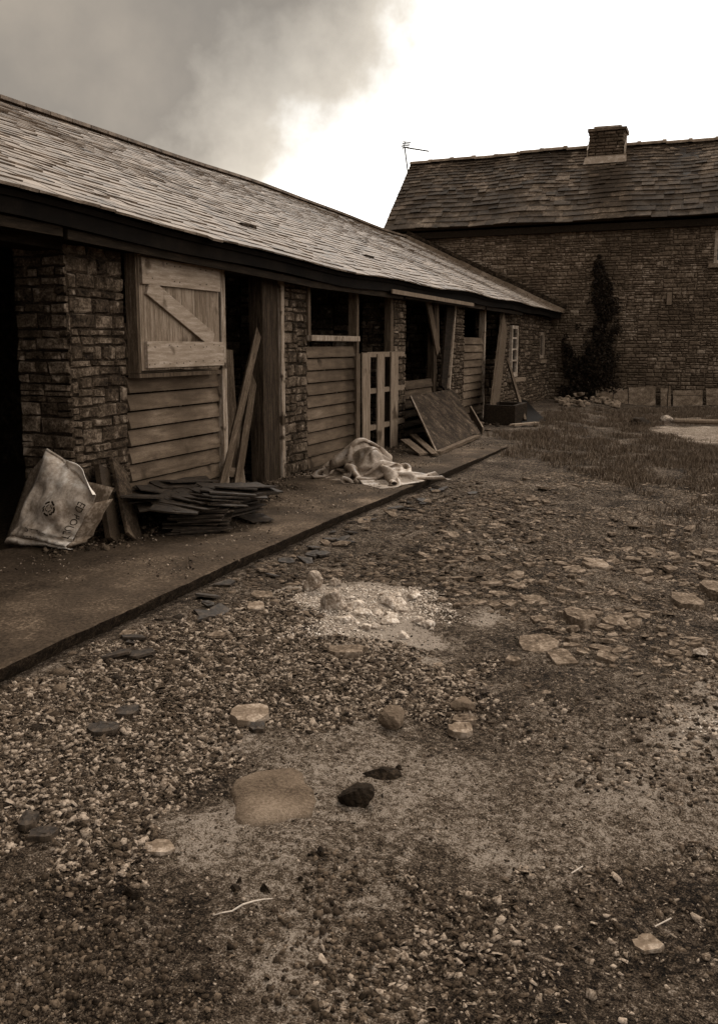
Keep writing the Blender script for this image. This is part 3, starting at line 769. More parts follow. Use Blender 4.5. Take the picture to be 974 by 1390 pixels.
def backp(u, v):
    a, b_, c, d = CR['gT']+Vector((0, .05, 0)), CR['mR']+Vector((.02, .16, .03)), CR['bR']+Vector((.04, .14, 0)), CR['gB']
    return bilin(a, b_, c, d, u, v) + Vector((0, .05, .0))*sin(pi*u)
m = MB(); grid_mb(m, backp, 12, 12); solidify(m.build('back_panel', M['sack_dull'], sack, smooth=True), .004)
def flap(u, v):   # turned-out mouth, showing the pale lining
    e = front(.32+.68*u, 0); w = .085*sin(pi*(.15+.85*min(1, u*1.1)))+.012
    return e + Vector((.45, .1, .75))*w*v + Vector((0, -.04, 0))*v*v + Vector((0, -.01, 0))
m = MB(); grid_mb(m, flap, 14, 4); solidify(m.build('mouth_flap', M['sack_in'], sack, smooth=True), .004)
def rim(u, v):
    e = front(.34*u, 0); return e + Vector((.5, .12, .5))*.028*v + Vector((0, -.012, 0))
m = MB(); grid_mb(m, rim, 8, 2); solidify(m.build('mouth_rim', M['sack'], sack, smooth=True), .004)
def side(u, v):
    e = front(1, .15+.85*v); return e + (Vector((.05, .16, .01)))*u + Vector((0, -.02, 0))*sin(pi*u)
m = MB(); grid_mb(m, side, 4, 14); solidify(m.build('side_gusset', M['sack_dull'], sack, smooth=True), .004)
def foot(u, v):
    e = front(u, 1); g_ = e + Vector((-.07+.10*u, .05, -.11))+Vector((.0, -.06, 0))*sin(v*pi)
    g_.z = max(g_.z, .105); p = e*(1-v)+g_*v
    return p + Vector((.0, -.03, .02))*sin(pi*v)*(.5+.5*sin(u*13)) + Vector((R(-1, 1), R(-1, 1), 0))*.006
m = MB(); grid_mb(m, foot, 20, 6); solidify(m.build('crushed_base', M['sack'], sack, smooth=True), .004)
def lettering(txt, fn, name, size, sub=1):
    cu = bpy.data.curves.new('lettering', 'FONT'); cu.body = txt; cu.size = 1; cu.resolution_u = 3
    to = bpy.data.objects.new('tmp_text', cu); COL.objects.link(to); bpy.context.view_layer.update()
    me = bpy.data.meshes.new_from_object(to.evaluated_get(bpy.context.evaluated_depsgraph_get()))
    bpy.data.objects.remove(to); bpy.data.curves.remove(cu)
    import bmesh
    bm = bmesh.new(); bm.from_mesh(me); bmesh.ops.triangulate(bm, faces=bm.faces[:]); bmesh.ops.subdivide_edges(bm, edges=bm.edges[:], cuts=1); 
    w = max(v.co.x for v in bm.verts)
    org = sack.location
    for v in bm.verts: v.co = fn(v.co.x/w, v.co.y) - org
    bm.to_mesh(me); bm.free(); me.name = name; me.materials.append(M['ink'])
    o = bpy.data.objects.new(name, me); COL.objects.link(o); o.parent = sack; return o
# down the right edge, reading from top right to the bottom
lettering('FEED  POULT', lambda a, b: front(.98-.11*b*1.0-.0, .22+.74*a, .006), 'lettering', 1) if False else None
lettering('ED POULT', lambda a, b: front(.985-.0*a+(-.14+.14*b), .88-.66*(1-a), .007), 'lettering', 1)
lettering('CATTO', lambda a, b: front(.62-.40*a, .90-.075*b, .007), 'lettering', 1)
lettering('OUR', lambda a, b: front(.55-.30*a, .99-.06*b, .007), 'lettering', 1)
def gmap(a, b): 
    u = .78-.48*b; v = .36+.55*a
    return gus(u, v)+Vector((.12, -.99, 0))*.007
lettering('MEN & CO', gmap, 'lettering', 1)
# round emblem
m = MB()
for (ra, rb, n) in ((.085, .115, 28), (.045, .06, 20)):
    for i in range(n):
        if (i % 5) == 4: continue
        a0_, a1_ = 2*pi*i/n, 2*pi*(i+1)/n; jj = R(-.008, .008)
        m.add([front(.5+(r+jj)*cos(t)*1.0, .52+(r+jj)*sin(t)*.85, .007) for r, t in ((ra, a0_), (rb, a0_), (rb, a1_), (ra, a1_))], [(0, 1, 2, 3)])
m.build('emblem', M['ink'], sack)

# tarpaulin heap
def tarp():
    """a stiff sheet dropped in a heap and pushed together, so that it buckles into folds"""
    r2 = np.random.default_rng(11)
    nu, nv, sp_ = 82, 62, .030
    c = np.array([-3.70, 9.42]); ex = np.array([.80, -.35]); ex /= np.linalg.norm(ex); ey = np.array([-ex[1], ex[0]])
    U, Vv = np.meshgrid(np.arange(nu)-nu/2, np.arange(nv)-nv/2, indexing='ij')
    a = U*sp_*.40; b = Vv*sp_*.30
    zz = .42+.36*fbm(U*.13, Vv*.13, 3)+r2.normal(0, .004, U.shape)
    x = np.stack([c[0]+a*ex[0]+b*ey[0], c[1]+a*ex[1]+b*ey[1], .1+zz], -1); v = np.zeros_like(x)
    def mound(X_, Y_):
        lx = (X_-c[0])*ex[0]+(Y_-c[1])*ex[1]; ly = (X_-c[0])*ey[0]+(Y_-c[1])*ey[1]
        return .1+.44*np.exp(-((lx+.20)/.30)**2-((ly-.04)/.19)**2)+.24*np.exp(-((lx-.16)/.16)**2-((ly+.10)/.12)**2)+.13*np.exp(-((lx-.42)/.26)**2-(ly/.13)**2)
    cons = []
    for (di, dj, st) in ((1, 0, 1), (0, 1, 1), (1, 1, .6), (1, -1, .6), (3, 0, .12), (0, 3, .12)):
        cons.append((di, dj, sp_*sqrt(di*di+dj*dj), st))
    for it in range(150):
        old = x.copy(); v[..., 2] -= 9.8*.012; v *= .985; x = x+v*.012
        for _ in range(7):
            for di, dj, L_, st in cons:
                A = x[:nu-di, max(0, -dj):nv-max(0, dj)]; B = x[di:, max(0, dj):nv+min(0, dj)]
                d = B-A; l = np.linalg.norm(d, axis=-1, keepdims=True)+1e-9; k = d*(1-L_/l)*.5*st*.9
                A += k; B -= k
        f = mound(x[..., 0], x[..., 1])+.006; hit = x[..., 2] < f; x[..., 2] = np.where(hit, f, x[..., 2])
        x[..., :2] = np.where(hit[..., None], old[..., :2]*.8+x[..., :2]*.2, x[..., :2]); v = (x-old)/.012; v = np.clip(v, -1.5, 1.5)
    idx = np.arange(nu*nv).reshape(nu, nv); Q = np.stack([idx[:-1, :-1], idx[1:, :-1], idx[1:, 1:], idx[:-1, 1:]], -1).reshape(-1, 4)
    m = MB(); m.v = [tuple(p) for p in x.reshape(-1, 3)]; m.f = [tuple(int(i) for i in q) for q in Q]
    o = m.build('tarpaulin', M['tarp'], origin=(c[0], c[1], .1), smooth=True)
    md = o.modifiers.new('sub', 'SUBSURF'); md.levels = md.render_levels = 1; md = o.modifiers.new('thickness', 'SOLIDIFY'); md.thickness = .004
    tag(o, 'crumpled heap of old tarpaulin thrown on the path in front of the pallet', 'tarpaulin')
tarp()

# rocks
def rock(name, label, cat, px, py, w, dpt, h, mat, seed, group=None, z=None, loc=None, sink=.25, sub=4, ang=.0):
    import bmesh
    bm = bmesh.new(); bmesh.ops.create_icosphere(bm, subdivisions=sub, radius=1)
    rs = random.Random(seed); off = Vector((rs.uniform(0, 50), rs.uniform(0, 50), rs.uniform(0, 50)))
    cuts = [(Vector((rs.gauss(0, 1), rs.gauss(0, 1), rs.gauss(0, 1))).normalized(), rs.uniform(.38, .82)) for _ in range(10)]
    for v in bm.verts:
        p = v.co.copy()
        for n_, d_ in cuts:
            e = p.dot(n_)-d_
            if e > 0: p -= n_*e*.9
        k = 1+.42*(float(fbm(p.x*1.7+off.x+p.z, p.y*1.7+off.y-p.z*.7, 4))-.5)+(.16*(float(fbm(p.x*6+off.x+p.z*5, p.y*6+off.y-p.z*4, 3))-.5) if sub > 1 else 0)
        v.co = Vector((p.x*w/2*k, p.y*dpt/2*k, p.z*h/2*k))
    me = bpy.data.meshes.new(name); bm.to_mesh(me); bm.free(); me.materials.append(mat)
    o = bpy.data.objects.new(name, me); COL.objects.link(o)
    me.polygons.foreach_set('use_smooth', [False]*len(me.polygons))
    p = loc if loc is not None else P(px, py, z=0)
    zz = (gz(p.x, p.y) if z is None else z)
    for v in me.vertices: v.co.z += h/2*(1-2*sink)
    o.location = (p.x, p.y, zz); o.rotation_euler = (0, 0, PS+ang)
    return tag(o, label, cat, group)
mpp = lambda px, py: depth(P(px, py, z=0))/F
def rk(label, x0, x1, yb, hpx, mat, seed, sink=.2, dr=.8, name='rock', cat='stone', group=None):
    k = mpp((x0+x1)/2, yb); w = (x1-x0)*k
    return rock(name, label, cat, (x0+x1)/2, yb-w*dr/k*.10, w, w*dr, hpx*k*1.1/(1-sink), M[mat], seed, sink=sink, group=group)
so_ = [(312, 1078), (322, 1064), (350, 1055), (398, 1048), (409, 1056), (413, 1070), (427, 1080), (430, 1098), (424, 1114), (398, 1119), (372, 1127), (330, 1129), (318, 1118), (322, 1100)]
pl = [P(a+R(-2, 2), b+R(-1, 1), z=0) for a, b in so_]; m = MB(); cc = sum(pl, Vector())/len(pl); rings = []
for q, (k, dz) in enumerate(((1.02, -.03), (1.0, -.006), (.93, .006), (.6, .018), (.25, .013))):
    rings += [cc+(p-cc)*(k+R(-.01, .01))+Vector((0, 0, gz(cc.x, cc.y)+dz+.012+R(-.002, .002))) for p in pl]
nn = len(pl); m.add(rings, [(q*nn+k, q*nn+(k+1) % nn, (q+1)*nn+(k+1) % nn, (q+1)*nn+k) for q in range(4) for k in range(nn)]+[tuple(4*nn+k for k in range(nn))])
tag(m.build('flat_stone', M['flat_mud'], origin=(cc.x, cc.y, 0), smooth=True), 'large smooth slab sunk level in the foreground mud', 'stone')
rk('dark rounded rock sitting on bare mud, right of the buried slab', 457, 513, 1098, 36, 'rockdark', 1)
rk('brown wedge shaped rock among the chips in the middle foreground', 514, 563, 988, 24, 'rock', 5)
rk('pale angular stone standing behind the pair of flat ones', 610, 647, 966, 22, 'rock', 9)
rk('small pale stone at the right edge beyond the bare mud', 938, 960, 896, 12, 'plaster', 12)
rk('low dark clod half sunk behind the dark rounded rock', 492, 545, 1058, 14, 'soil', 15, sink=.4)
rk('large pale lump at the near left of the plaster rubble', 402, 443, 806, 26, 'plaster', 20)
rk('leaning pale lump beside the largest one in the plaster rubble', 428, 466, 830, 30, 'plaster', 21)
rk('small pale knob touching the two big plaster lumps', 444, 465, 796, 11, 'plaster', 23)
rk('black clump of cut weeds on the grass before the house', 855, 884, 580, 11, 'soil', 30, name='clod', cat='clod')
rk('bright pale lump at the end of the pole on the grass', 894, 914, 575, 9, 'plaster', 31)
rk('dark lump of turf on the path under the first wide post', 428, 447, 690, 16, 'soil', 33, name='clod', cat='clod')
rk('mossy lump of earth at the right end of the slate stack', 326, 380, 688, 30, 'soil', 34, name='clod', cat='clod', sink=.1)
# plaster rubble bits
for i in range(60):
    px, py = R(440, 600), R(800, 862)
    if ((px-520)/85)**2+((py-830)/34)**2 > 1: continue
    s = .02+.11*R(0, 1)**2.2; p = P(px, py, z=0)
    rock('rubble_lump', 'pale broken lump of plaster in the heap between path and yard', 'rubble', 0, 0, s*1.3, s, s*.8, M['plaster'], 100+i, group='broken plaster lumps', loc=p, sub=3, sink=.4, ang=R(0, 3))
# small dark clods in the foreground
for i, (px, py, w) in enumerate([(175, 1222, 22), (188, 1228, 20), (360, 1215, 18), (320, 1218, 14), (325, 1205, 10), (436, 1168, 18), (408, 1202, 8), (540, 1045, 12)]):
    rk(None, px-w/2, px+w/2, py, w*.6, 'soil', 200+i, name='clod', cat='clod', sink=.35)
for o in [o for o in bpy.data.objects if o.name.startswith('clod') and not o.get('label')]:
    tag(o, 'small dark clod lying on the foreground mud', 'clod', 'dark clods on the mud')

# flat stones
def flat(name, label, cat, p, w, d, t, mat, seed, group=None, tilt=(0, 0), sides=9, z=None, ang=None, sink=.4, rough=.22):
    rs = random.Random(seed); n = sides; top = []; bot = []
    for k in range(n):
        a = 2*pi*(k+rs.uniform(-.3, .3))/n; r = rs.uniform(1-rough, 1.08)
        c_, s_ = cos(a), sin(a); e = 2/3.
        x = math.copysign(abs(c_)**e, c_)*w/2*r; y = math.copysign(abs(s_)**e, s_)*d/2*r
        top.append((x*.95, y*.95, t*(1-sink)+rs.uniform(-.12, .12)*t)); bot.append((x, y, -t*sink))
    mid = [(x*1.03, y*1.03, t*(1-sink)*.6) for x, y, _ in top]
    inner = [(x*.5, y*.5, t*(1-sink)*(1+rs.uniform(-.15, .25))) for x, y, _ in top]
    m = MB(); v = bot+mid+top+inner
    f = [tuple(3*n+k for k in range(n))]
    for q in range(3):
        for k in range(n): f.append((q*n+k, q*n+(k+1) % n, (q+1)*n+(k+1) % n, (q+1)*n+k))
    m.add(v, f); o = m.build(name, mat, origin=(0, 0, 0))
    o.location = (p[0], p[1], gz(p[0], p[1])+.004 if z is None else z); o.rotation_euler = (tilt[0], tilt[1], PS if ang is None else ang)
    return tag(o, label, cat, group)
def fl(label, x0, x1, y0, y1, t, mat, seed, sink=.5, name='flat_stone', sides=13, tilt=(0, 0)):
    a = P((x0+x1)/2, y0, z=0); b = P((x0+x1)/2, y1, z=0); w = (x1-x0)*mpp((x0+x1)/2, (y0+y1)/2)
    return flat(name, label, 'stone', (a+b)/2, w, (a-b).length, t, M[mat], seed, sink=sink, sides=sides, tilt=tilt)
fl('pale oval flat stone on the gravel, largest loose one', 312, 367, 962, 987, .035, 'paperstone', 3, sink=.1)
fl('dark slate chip just below the pale oval stone', 338, 362, 984, 998, .02, 'slate_dark', 4, sink=.1)
fl('flat stone lying nearer of the pair below the angular stone', 608, 641, 985, 1001, .03, 'paperstone', 5, sink=.2)
fl('flat stone lying farther of the pair below the angular stone', 612, 645, 973, 985, .03, 'flat', 6, sink=.2)
fl('flat pale stone sunk in mud at the left of the bare patch', 195, 238, 1147, 1168, .03, 'paperstone', 8, sink=.6)
fl('broad slate lying on the gravel on the left', 118, 166, 984, 1001, .02, 'slate_dark', 9, sink=.1)
fl('dark slate pieces left of the gravel, near one', 38, 80, 1132, 1148, .02, 'slate_dark', 10, sink=.1)
fl('dark slate at the left, just behind the near one', 26, 52, 1112, 1134, .02, 'slate_dark', 11, sink=.1)
fl('brown slate beside the path among gravel', 158, 190, 962, 976, .02, 'slate_dark', 12, sink=.1)
fl('bright sliver of slate beside the path, left of the plaster rubble', 336, 360, 820, 832, .02, 'paperstone', 13, sink=.1)
fl('triangular pale stone in the bottom right gravel', 855, 900, 1266, 1292, .03, 'paperstone', 14, sink=.75, sides=7, tilt=(.08, -.1))
fl('long pale stone in the gravel right of the plaster rubble', 440, 500, 880, 893, .03, 'flat', 15, sink=.4)
fl('pale flat stone on the upper left of the middle yard', 790, 824, 763, 777, .05, 'paperstone', 16, sink=.4)
fl('large rounded flat stone in the middle of the yard', 766, 806, 835, 853, .07, 'flat', 17, sink=.35)
fl('pale flat stone at the right edge of the yard', 912, 952, 806, 824, .06, 'flat', 18, sink=.4)
fl('dark flat stone at the right edge by the pale one', 952, 990, 796, 815, .07, 'flat', 19, sink=.35)
# embedded yard stones
zoneA = gpoly([(560, 720), (700, 650), (880, 650), (1080, 700), (1080, 900), (700, 900), (600, 880)])
cnt = 0; tries = 0; placed = []
while cnt < 280 and tries < 9000:
    tries += 1
    px, py = R(520, 1080), 640+260*R(0, 1)**1.2
    p = P(px, py, z=0)
    if not in_poly(np.array([p.x]), np.array([p.y]), zoneA)[0] or p.x < -2.8: continue
    if float(fbm(p.x*.9+3, p.y*.9, 2)) < .40: continue
    s = R(.06, .15) + (R(0, .14) if random.random() < .2 else 0)
    if any((p.x-a)**2+(p.y-b)**2 < (.42*(s+c))**2 for a, b, c in placed): continue
    placed.append((p.x, p.y, s)); cnt += 1
    flat('flat_stone', 'flat slaty stone half sunk in the middle of the yard', 'stone', p, s*R(.9, 1.3), s*R(.6, 1), R(.012, .032), M['flat'], 500+cnt, group='flat stones sunk in the yard', tilt=(R(-.2, .2), R(-.2, .2)), sides=random.choice([5, 6, 7]), sink=.5, ang=R(0, 6), rough=.5)
# slates strewn along the path edge
cnt = 0
for i in range(60):
    y = R(3.2, 9.5); x = kerb_x(y)+abs(random.gauss(0, .22))+.08
    s = R(.06, .17)
    flat('broken_slate', 'broken roof slate lying in the gravel beside the path edge', 'slate', (x, y), s*1.2, s*.8, .012, M['slate_dark' if i % 3 else 'flat'], 900+i, group='broken slates by the path edge', tilt=(R(-.2, .2), R(-.2, .2)), sides=random.choice([4, 5, 6]), sink=-.6, ang=R(0, 6))
# stack of slates on the path
c0_ = Vector((-4.07, 6.55, .1))
def slate_piece(lab, grp, x, y, z, w, l, tilt, ang):
    m = MB(); n = 7; vv = []
    hw, hl = w/2, l/2
    out = [(-hw, -hl), (0, -hl-R(0, .02)), (hw, -hl), (hw+R(-.01, .01), 0), (hw, hl), (0, hl+R(-.02, .01)), (-hw, hl), (-hw+R(-.01, .01), 0)]
    out = [(a+R(-.015, .015), b+R(-.015, .015)) for a, b in out]; t = R(.008, .014)
    m.add([(a, b, 0) for a, b in out]+[(a, b, t) for a, b in out], [tuple(range(7, -1, -1)), tuple(range(8, 16))]+[(k, (k+1) % 8, 8+(k+1) % 8, 8+k) for k in range(8)])
    o = m.build('slate', M['slate_dark'], origin=(0, 0, 0)); o.location = (x, y, z); o.rotation_euler = (tilt[0], tilt[1], ang)
    tag(o, lab, 'slate', grp)
zt = .1
for i in range(18):
    slate_piece('dark roof slate in the lower stack in front of the first boarded front', 'stacked roof slates', -3.98+R(-.05, .05), 6.15+R(-.06, .06)+.012*i, zt, .42, .62, (R(-.02, .02), R(-.02, .02)), R(-.2, .2)+.5); zt += .0125
for i in range(16):
    slate_piece('dark roof slate in the rear stack behind the fanned slates', 'slates stacked at the rear', -4.12+R(-.06, .06), 6.75+R(-.06, .06)+.01*i, .1+.0125*i, .42, .60, (R(-.02, .02), R(-.02, .02)), R(-.25, .25)-.3)
for i in range(26):
    t = i/25
    slate_piece('dark roof slate in the upper fanned layer of the slate stack', 'fanned roof slates', -4.05+.22*t+R(-.07, .07), 6.0+.75*t+R(-.10, .10), .325+.004*i+R(-.01, .01)-.06*t, .38, .60, (.07-.14*t+R(-.06, .06), .12+R(-.06, .06)), R(-1.3, 1.3)+.5-.5*t)
for i in range(9):
    slate_piece('dark roof slate in the loose spill at the wall side of the stack', 'slates spilled by the wall', -4.42+R(-.06, .06), 5.95+.12*i, .36+R(-.03, .04), .32, .5, (R(-.15, .15), R(-.1, .25)), R(-.8, .8))
slate_piece('single slate slid off on to the path in front of the stack', None, P(348, 703, z=.12).x, P(348, 703, z=.12).y, .115, .22, .34, (0, 0), .9)

# stone slabs leaning at the foot of the house wall
for i, (x0, x1, yt, yb, mt, lab) in enumerate([
    (808, 831, 524, 553, 'flat_pale', 'pale upright slab, first of the row leaning on the house'),
    (832, 852, 527, 553, 'flat', 'slab next to the palest one in the row against the house'),
    (853, 889, 525, 553, 'flat', 'broad slab left of the dark gap in the row against the house'),
    (896, 910, 527, 553, 'flat', 'narrow slab between two dark gaps in the row against the house'),
    (913, 953, 529, 555, 'flat', 'wide low slab in the row against the house'),
    (958, 990, 527, 556, 'flat', 'rightmost slab of the row against the house')]):
    a = P(x0, yb, y=25.75); b = P(x1, yb, y=25.75); c = P(x1, yt, y=26.02); d = P(x0, yt, y=26.02)
    for v in (a, b): v.z = -.02
    c.z += R(-.03, .03); d.z += R(-.03, .03)
    quad_slab('stone_slab', lab, 'slab', [a, b, c, d], .05, M[mt])
# iron railing in front of the slabs
fx0, fx1 = P(905, 553, y=25.2).x, 3.2
rl = empty('rail_fence', (fx0, 25.2, 0)); tag(rl, 'thin wire fence with slim posts in front of the slabs by the house', 'fence')
for i in range(4):
    m = MB(); x = fx0+i*1.3; m.tube([(x, 25.2, -.03), (x, 25.2, .62)], .014, 6); m.build('post', M['black'], rl)
for z in (.3, .58):
    m = MB(); m.tube([(fx0, 25.2, z), (fx0+4.1, 25.2, z+.01)], .007, 5); m.build('wire', M['black'], rl)
# pole on the grass
m = MB(); m.tube([P(915, 571, z=.08), P(1060, 575, z=.08)], .05, 8); tag(m.build('pole', M['plank_pale'], origin=P(915, 571, z=.08)), 'long pale pole lying on the grass in front of the house', 'pole')
# rubble heap in the corner
for i in range(64):
    px = R(752, 838); base = 559-abs(px-795)*.10; p = P(px, base-R(0, 10), z=0); p.y = min(p.y, 25.8); p.x = max(p.x, WX+.15)
    hh = .30*max(0, 1-abs(px-790)/55)*R(0, 1); s = R(.12, .30)
    rock('rubble_stone', 'broken stone in the heap at the corner of stable and house', 'stone', 0, 0, s*1.2, s, s*.75, M['flat' if i % 3 == 0 else 'rock'], 700+i, group='rubble heap in the yard corner', loc=p, sub=1, z=hh, sink=.2, ang=R(0, 3))
# rubble at the foot of the stable front
for i in range(40):
    y = R(13.8, 20.5); x = R(-4.5, -3.6); s = R(.06, .2)
    rock('debris_stone', 'small stone of the debris along the far stable front', 'stone', 0, 0, s*1.2, s, s*.6, M['rock' if i % 2 else 'soil'], 1100+i, group='debris along the far stable front', loc=Vector((x, y, 0)), sub=1, z=.1 if y < 14.2 else .08, sink=.2, ang=R(0, 3))
# straws
def strand(label, pts, r, mat):
    m = MB(); m.tube(pts, r, 5); tag(m.build('straw', mat, origin=pts[0]), label, 'straw')
def gp(px, py, dz=.012): p = P(px, py, z=0); p.z = gz(p.x, p.y)+dz; return p
strand('long pale bent straw lying on the foreground mud', [gp(290, 1254, .006), gp(302, 1253), gp(315, 1250), gp(330, 1245, .016), gp(345, 1238, .018), gp(358, 1232, .014), gp(370, 1225, .006)], [.0012, .0022, .0026, .0026, .0024, .002, .001], M['straw'])
strand('short pale straw on the mud before the bottom right gravel', [gp(775, 1190), gp(790, 1183)], .002, M['straw'])
strand('thin straw lying in the bottom right gravel', [gp(888, 1264, .03), gp(910, 1257, .03)], .002, M['straw'])

# ------------------------------------------------------------------ gravel (uncountable)
def chips(name, poly, dens, r0, r1, mat, thr=None, flatness=.3, tilt=.5, lift=.0, sides=6, edge=.35, kx=True, hole=None, rise=(-.1, .45), ragged=.65):
    poly = gpoly(poly) if not isinstance(poly[0][0], np.floating) and abs(poly[0][0]) > 20 or max(abs(a[0]) for a in poly) > 20 else poly
    xs_ = [p[0] for p in poly]; ys_ = [p[1] for p in poly]
    x0, x1, y0, y1 = min(xs_)-.2, max(xs_)+.2, min(ys_)-.2, max(ys_)+.2
    n = int((x1-x0)*(y1-y0)*dens); x = rng.uniform(x0, x1, n); y = rng.uniform(y0, y1, n)
    wx = x+(fbm(x*3, y*3, 3)-.5)*edge*2; wy = y+(fbm(x*3+40, y*3, 3)-.5)*edge*2
    k = in_poly(wx, wy, poly)
    kxs = np.interp(y, np.arange(-2, 15, .1), [kerb_x(t) for t in np.arange(-2, 15, .1)])
    if hole is not None: k &= ~in_poly(wx, wy, hole)
    if kx: k &= (x > kxs+.012) | (y > 14)
    if thr is not None: k &= fbm(x*1.3+7, y*1.3+3, 3)+rng.normal(0, .06, n) > thr
    x, y = x[k], y[k]; n = len(x)
    r = r0*(r1/r0)**(rng.random(n)**1.6); S = sides
    ang = (np.arange(S)[None, :] + rng.uniform(-.3, .3, (n, S)))*2*pi/S
    rad = r[:, None]*rng.uniform(ragged, 1.2, (n, S)); asp = rng.uniform(ragged-.15, 1, n)[:, None]
    cx_, cy_ = np.cos(ang)*rad, np.sin(ang)*rad*asp; t = (r*flatness*rng.uniform(.5, 1.5, n))[:, None]
    bot = np.stack([cx_, cy_, -t+0*cx_], -1); k2 = rng.uniform(.8, 1.0, (n, 1))
    top = np.stack([cx_*k2, cy_*k2, t*(1+rng.uniform(-.35, .35, (n, S)))], -1)
    Vc = np.concatenate([bot, top], 1)
    a, b, c = rng.normal(0, tilt, n), rng.normal(0, tilt, n), rng.uniform(0, 2*pi, n)
    def rot(V, A, i, j):
        ca, sa = np.cos(A)[:, None], np.sin(A)[:, None]; vi, vj = V[..., i].copy(), V[..., j].copy()
        V[..., i] = vi*ca-vj*sa; V[..., j] = vi*sa+vj*ca
    rot(Vc, c, 0, 1); rot(Vc, a, 1, 2); rot(Vc, b, 0, 2); rot(Vc, rng.uniform(0, 2*pi, n), 0, 1)
    Vc[..., 0] += x[:, None]; Vc[..., 1] += y[:, None]; Vc[..., 2] += (base_h(x, y)+lift+r*rng.uniform(*rise, n))[:, None]
    f = [tuple(range(2*S-1, S-1, -1))[::-1]]+[(k, (k+1) % S, S+(k+1) % S, S+k) for k in range(S)]
    o = fastmesh(name, Vc, f, mat); tag(o, kind='stuff'); return o, n
HEAP = gpoly([(405, 815), (450, 785), (570, 788), (615, 825), (590, 862), (500, 880), (430, 850)])
G1 = [(-200, 1060), (0, 945), (330, 815), (420, 800), (440, 860), (600, 880), (650, 950), (560, 975), (340, 1000), (310, 1080), (190, 1150), (0, 1180), (-200, 1200)]
def lab(o, t, c): return tag(o[0], t, c)
lab(chips('gravel', G1, 7500, .006, .027, M['gravel'], tilt=.40, sides=5, flatness=.15, ragged=.38, rise=(-.1, .3), hole=HEAP), 'dense grey stone chips covering the left foreground beside the path', 'gravel')
lab(chips('slate_litter', [(0, 940), (330, 770), (560, 680), (640, 650), (760, 690), (640, 800), (600, 860), (440, 860), (330, 900), (0, 1010)], 620, .014, .055, M['gravel_dark'], thr=.40, flatness=.09, tilt=.2, sides=5, hole=HEAP, rise=(-.02, .14), ragged=.4), 'dark slaty litter strewn along the kerb of the path', 'litter')
lab(chips('fine_gravel', [(-200, 1150), (0, 1150), (200, 1160), (400, 1230), (560, 1240), (560, 1450), (-400, 1450)], 4500, .004, .015, M['gravel_dark'], thr=.36, sides=5), 'fine dark grit in the bottom left corner of the yard', 'gravel')
lab(chips('gravel', [(520, 1290), (640, 1225), (760, 1190), (860, 1175), (1150, 1150), (1300, 1450), (500, 1450)], 6500, .006, .023, M['gravel'], thr=.40, tilt=.40, sides=5, flatness=.15, ragged=.38, rise=(-.1, .3)), 'chip gravel filling the bottom right corner', 'gravel')
lab(chips('gravel', [(560, 900), (700, 960), (900, 920), (1100, 900), (1100, 1100), (800, 1060), (640, 1020), (560, 980)], 1800, .004, .02, M['gravel'], thr=.46, tilt=.3, sides=5), 'thin scatter of chips on the mud right of the pair of flat stones', 'gravel')
lab(chips('grit', [(-60, 1450), (-60, 940), (400, 860), (1040, 840), (1040, 1450)], 2200, .0015, .005, M['gravel'], thr=.42, tilt=.4, sides=4), 'fine grit pressed into the foreground mud', 'grit')
lab(chips('grit', [(-300, 1450), (-300, 900), (300, 760), (640, 640), (1200, 640), (1500, 1450)], 1500, .0022, .009, M['gravel'], tilt=.4, sides=4), 'fine grit scattered over the whole yard', 'grit')
lab(chips('yard_litter', [(440, 800), (700, 640), (1200, 640), (1300, 940), (640, 930)], 1000, .007, .042, M['flat'], thr=.42, flatness=.08, tilt=.17, sides=5, hole=HEAP, rise=(-.03, .12), ragged=.35), 'small slaty fragments between the sunk stones of the middle yard', 'litter')
lab(chips('plaster_crumbs', [(390, 822), (440, 792), (580, 792), (615, 835), (570, 880), (430, 875)], 12000, .002, .012, M['plaster'], thr=.30, edge=.45, sides=5, rise=(-.3, .3)), 'white crumbs of plaster round the rubble lumps', 'plaster')
lab(chips('lime_specks', [(920, 970), (990, 965), (995, 1005), (935, 1000)], 6000, .002, .010, M['plaster'], thr=.36, edge=.2), 'white lime specks on the mud at the right edge', 'lime')
lab(chips('lime_specks', [(655, 738), (695, 738), (695, 754), (655, 754)], 1500, .004, .013, M['plaster'], edge=.2), 'small patch of white specks in the middle yard', 'lime')
lab(chips('lime_specks', [(760, 1055), (800, 1058), (800, 1075), (765, 1072)], 1500, .002, .006, M['plaster'], edge=.1), 'small patch of white specks in the right foreground mud', 'lime')
o, n = chips('path_litter', [(-4.6, 4.5), (-3.2, 4.5), (-3.2, 14), (-4.6, 14)], 500, .003, .012, M['gravel'], thr=.36, kx=False)
o.location.z = 0; 
co = np.empty(len(o.data.vertices)*3, np.float32); o.data.vertices.foreach_get('co', co); co = co.reshape(-1, 3); co[:, 2] = co[:, 2]-base_h(co[:, 0], co[:, 1])+.103; o.data.vertices.foreach_set('co', co.ravel())
tag(o, 'crumbs of stone and dirt on the concrete path', 'litter', kind='stuff')
o, n = chips('wall_debris', [(-4.75, 5.0), (-4.2, 5.0), (-4.25, 14), (-4.75, 14)], 900, .006, .03, M['gravel_dark'], thr=.38, kx=False)
o.data.vertices.foreach_get('co', co := np.empty(len(o.data.vertices)*3, np.float32)); co = co.reshape(-1, 3); co[:, 2] = co[:, 2]-base_h(co[:, 0], co[:, 1])+.105; o.data.vertices.foreach_set('co', co.ravel())
tag(o, 'dark crumbled debris along the foot of the stable front', 'debris', kind='stuff')

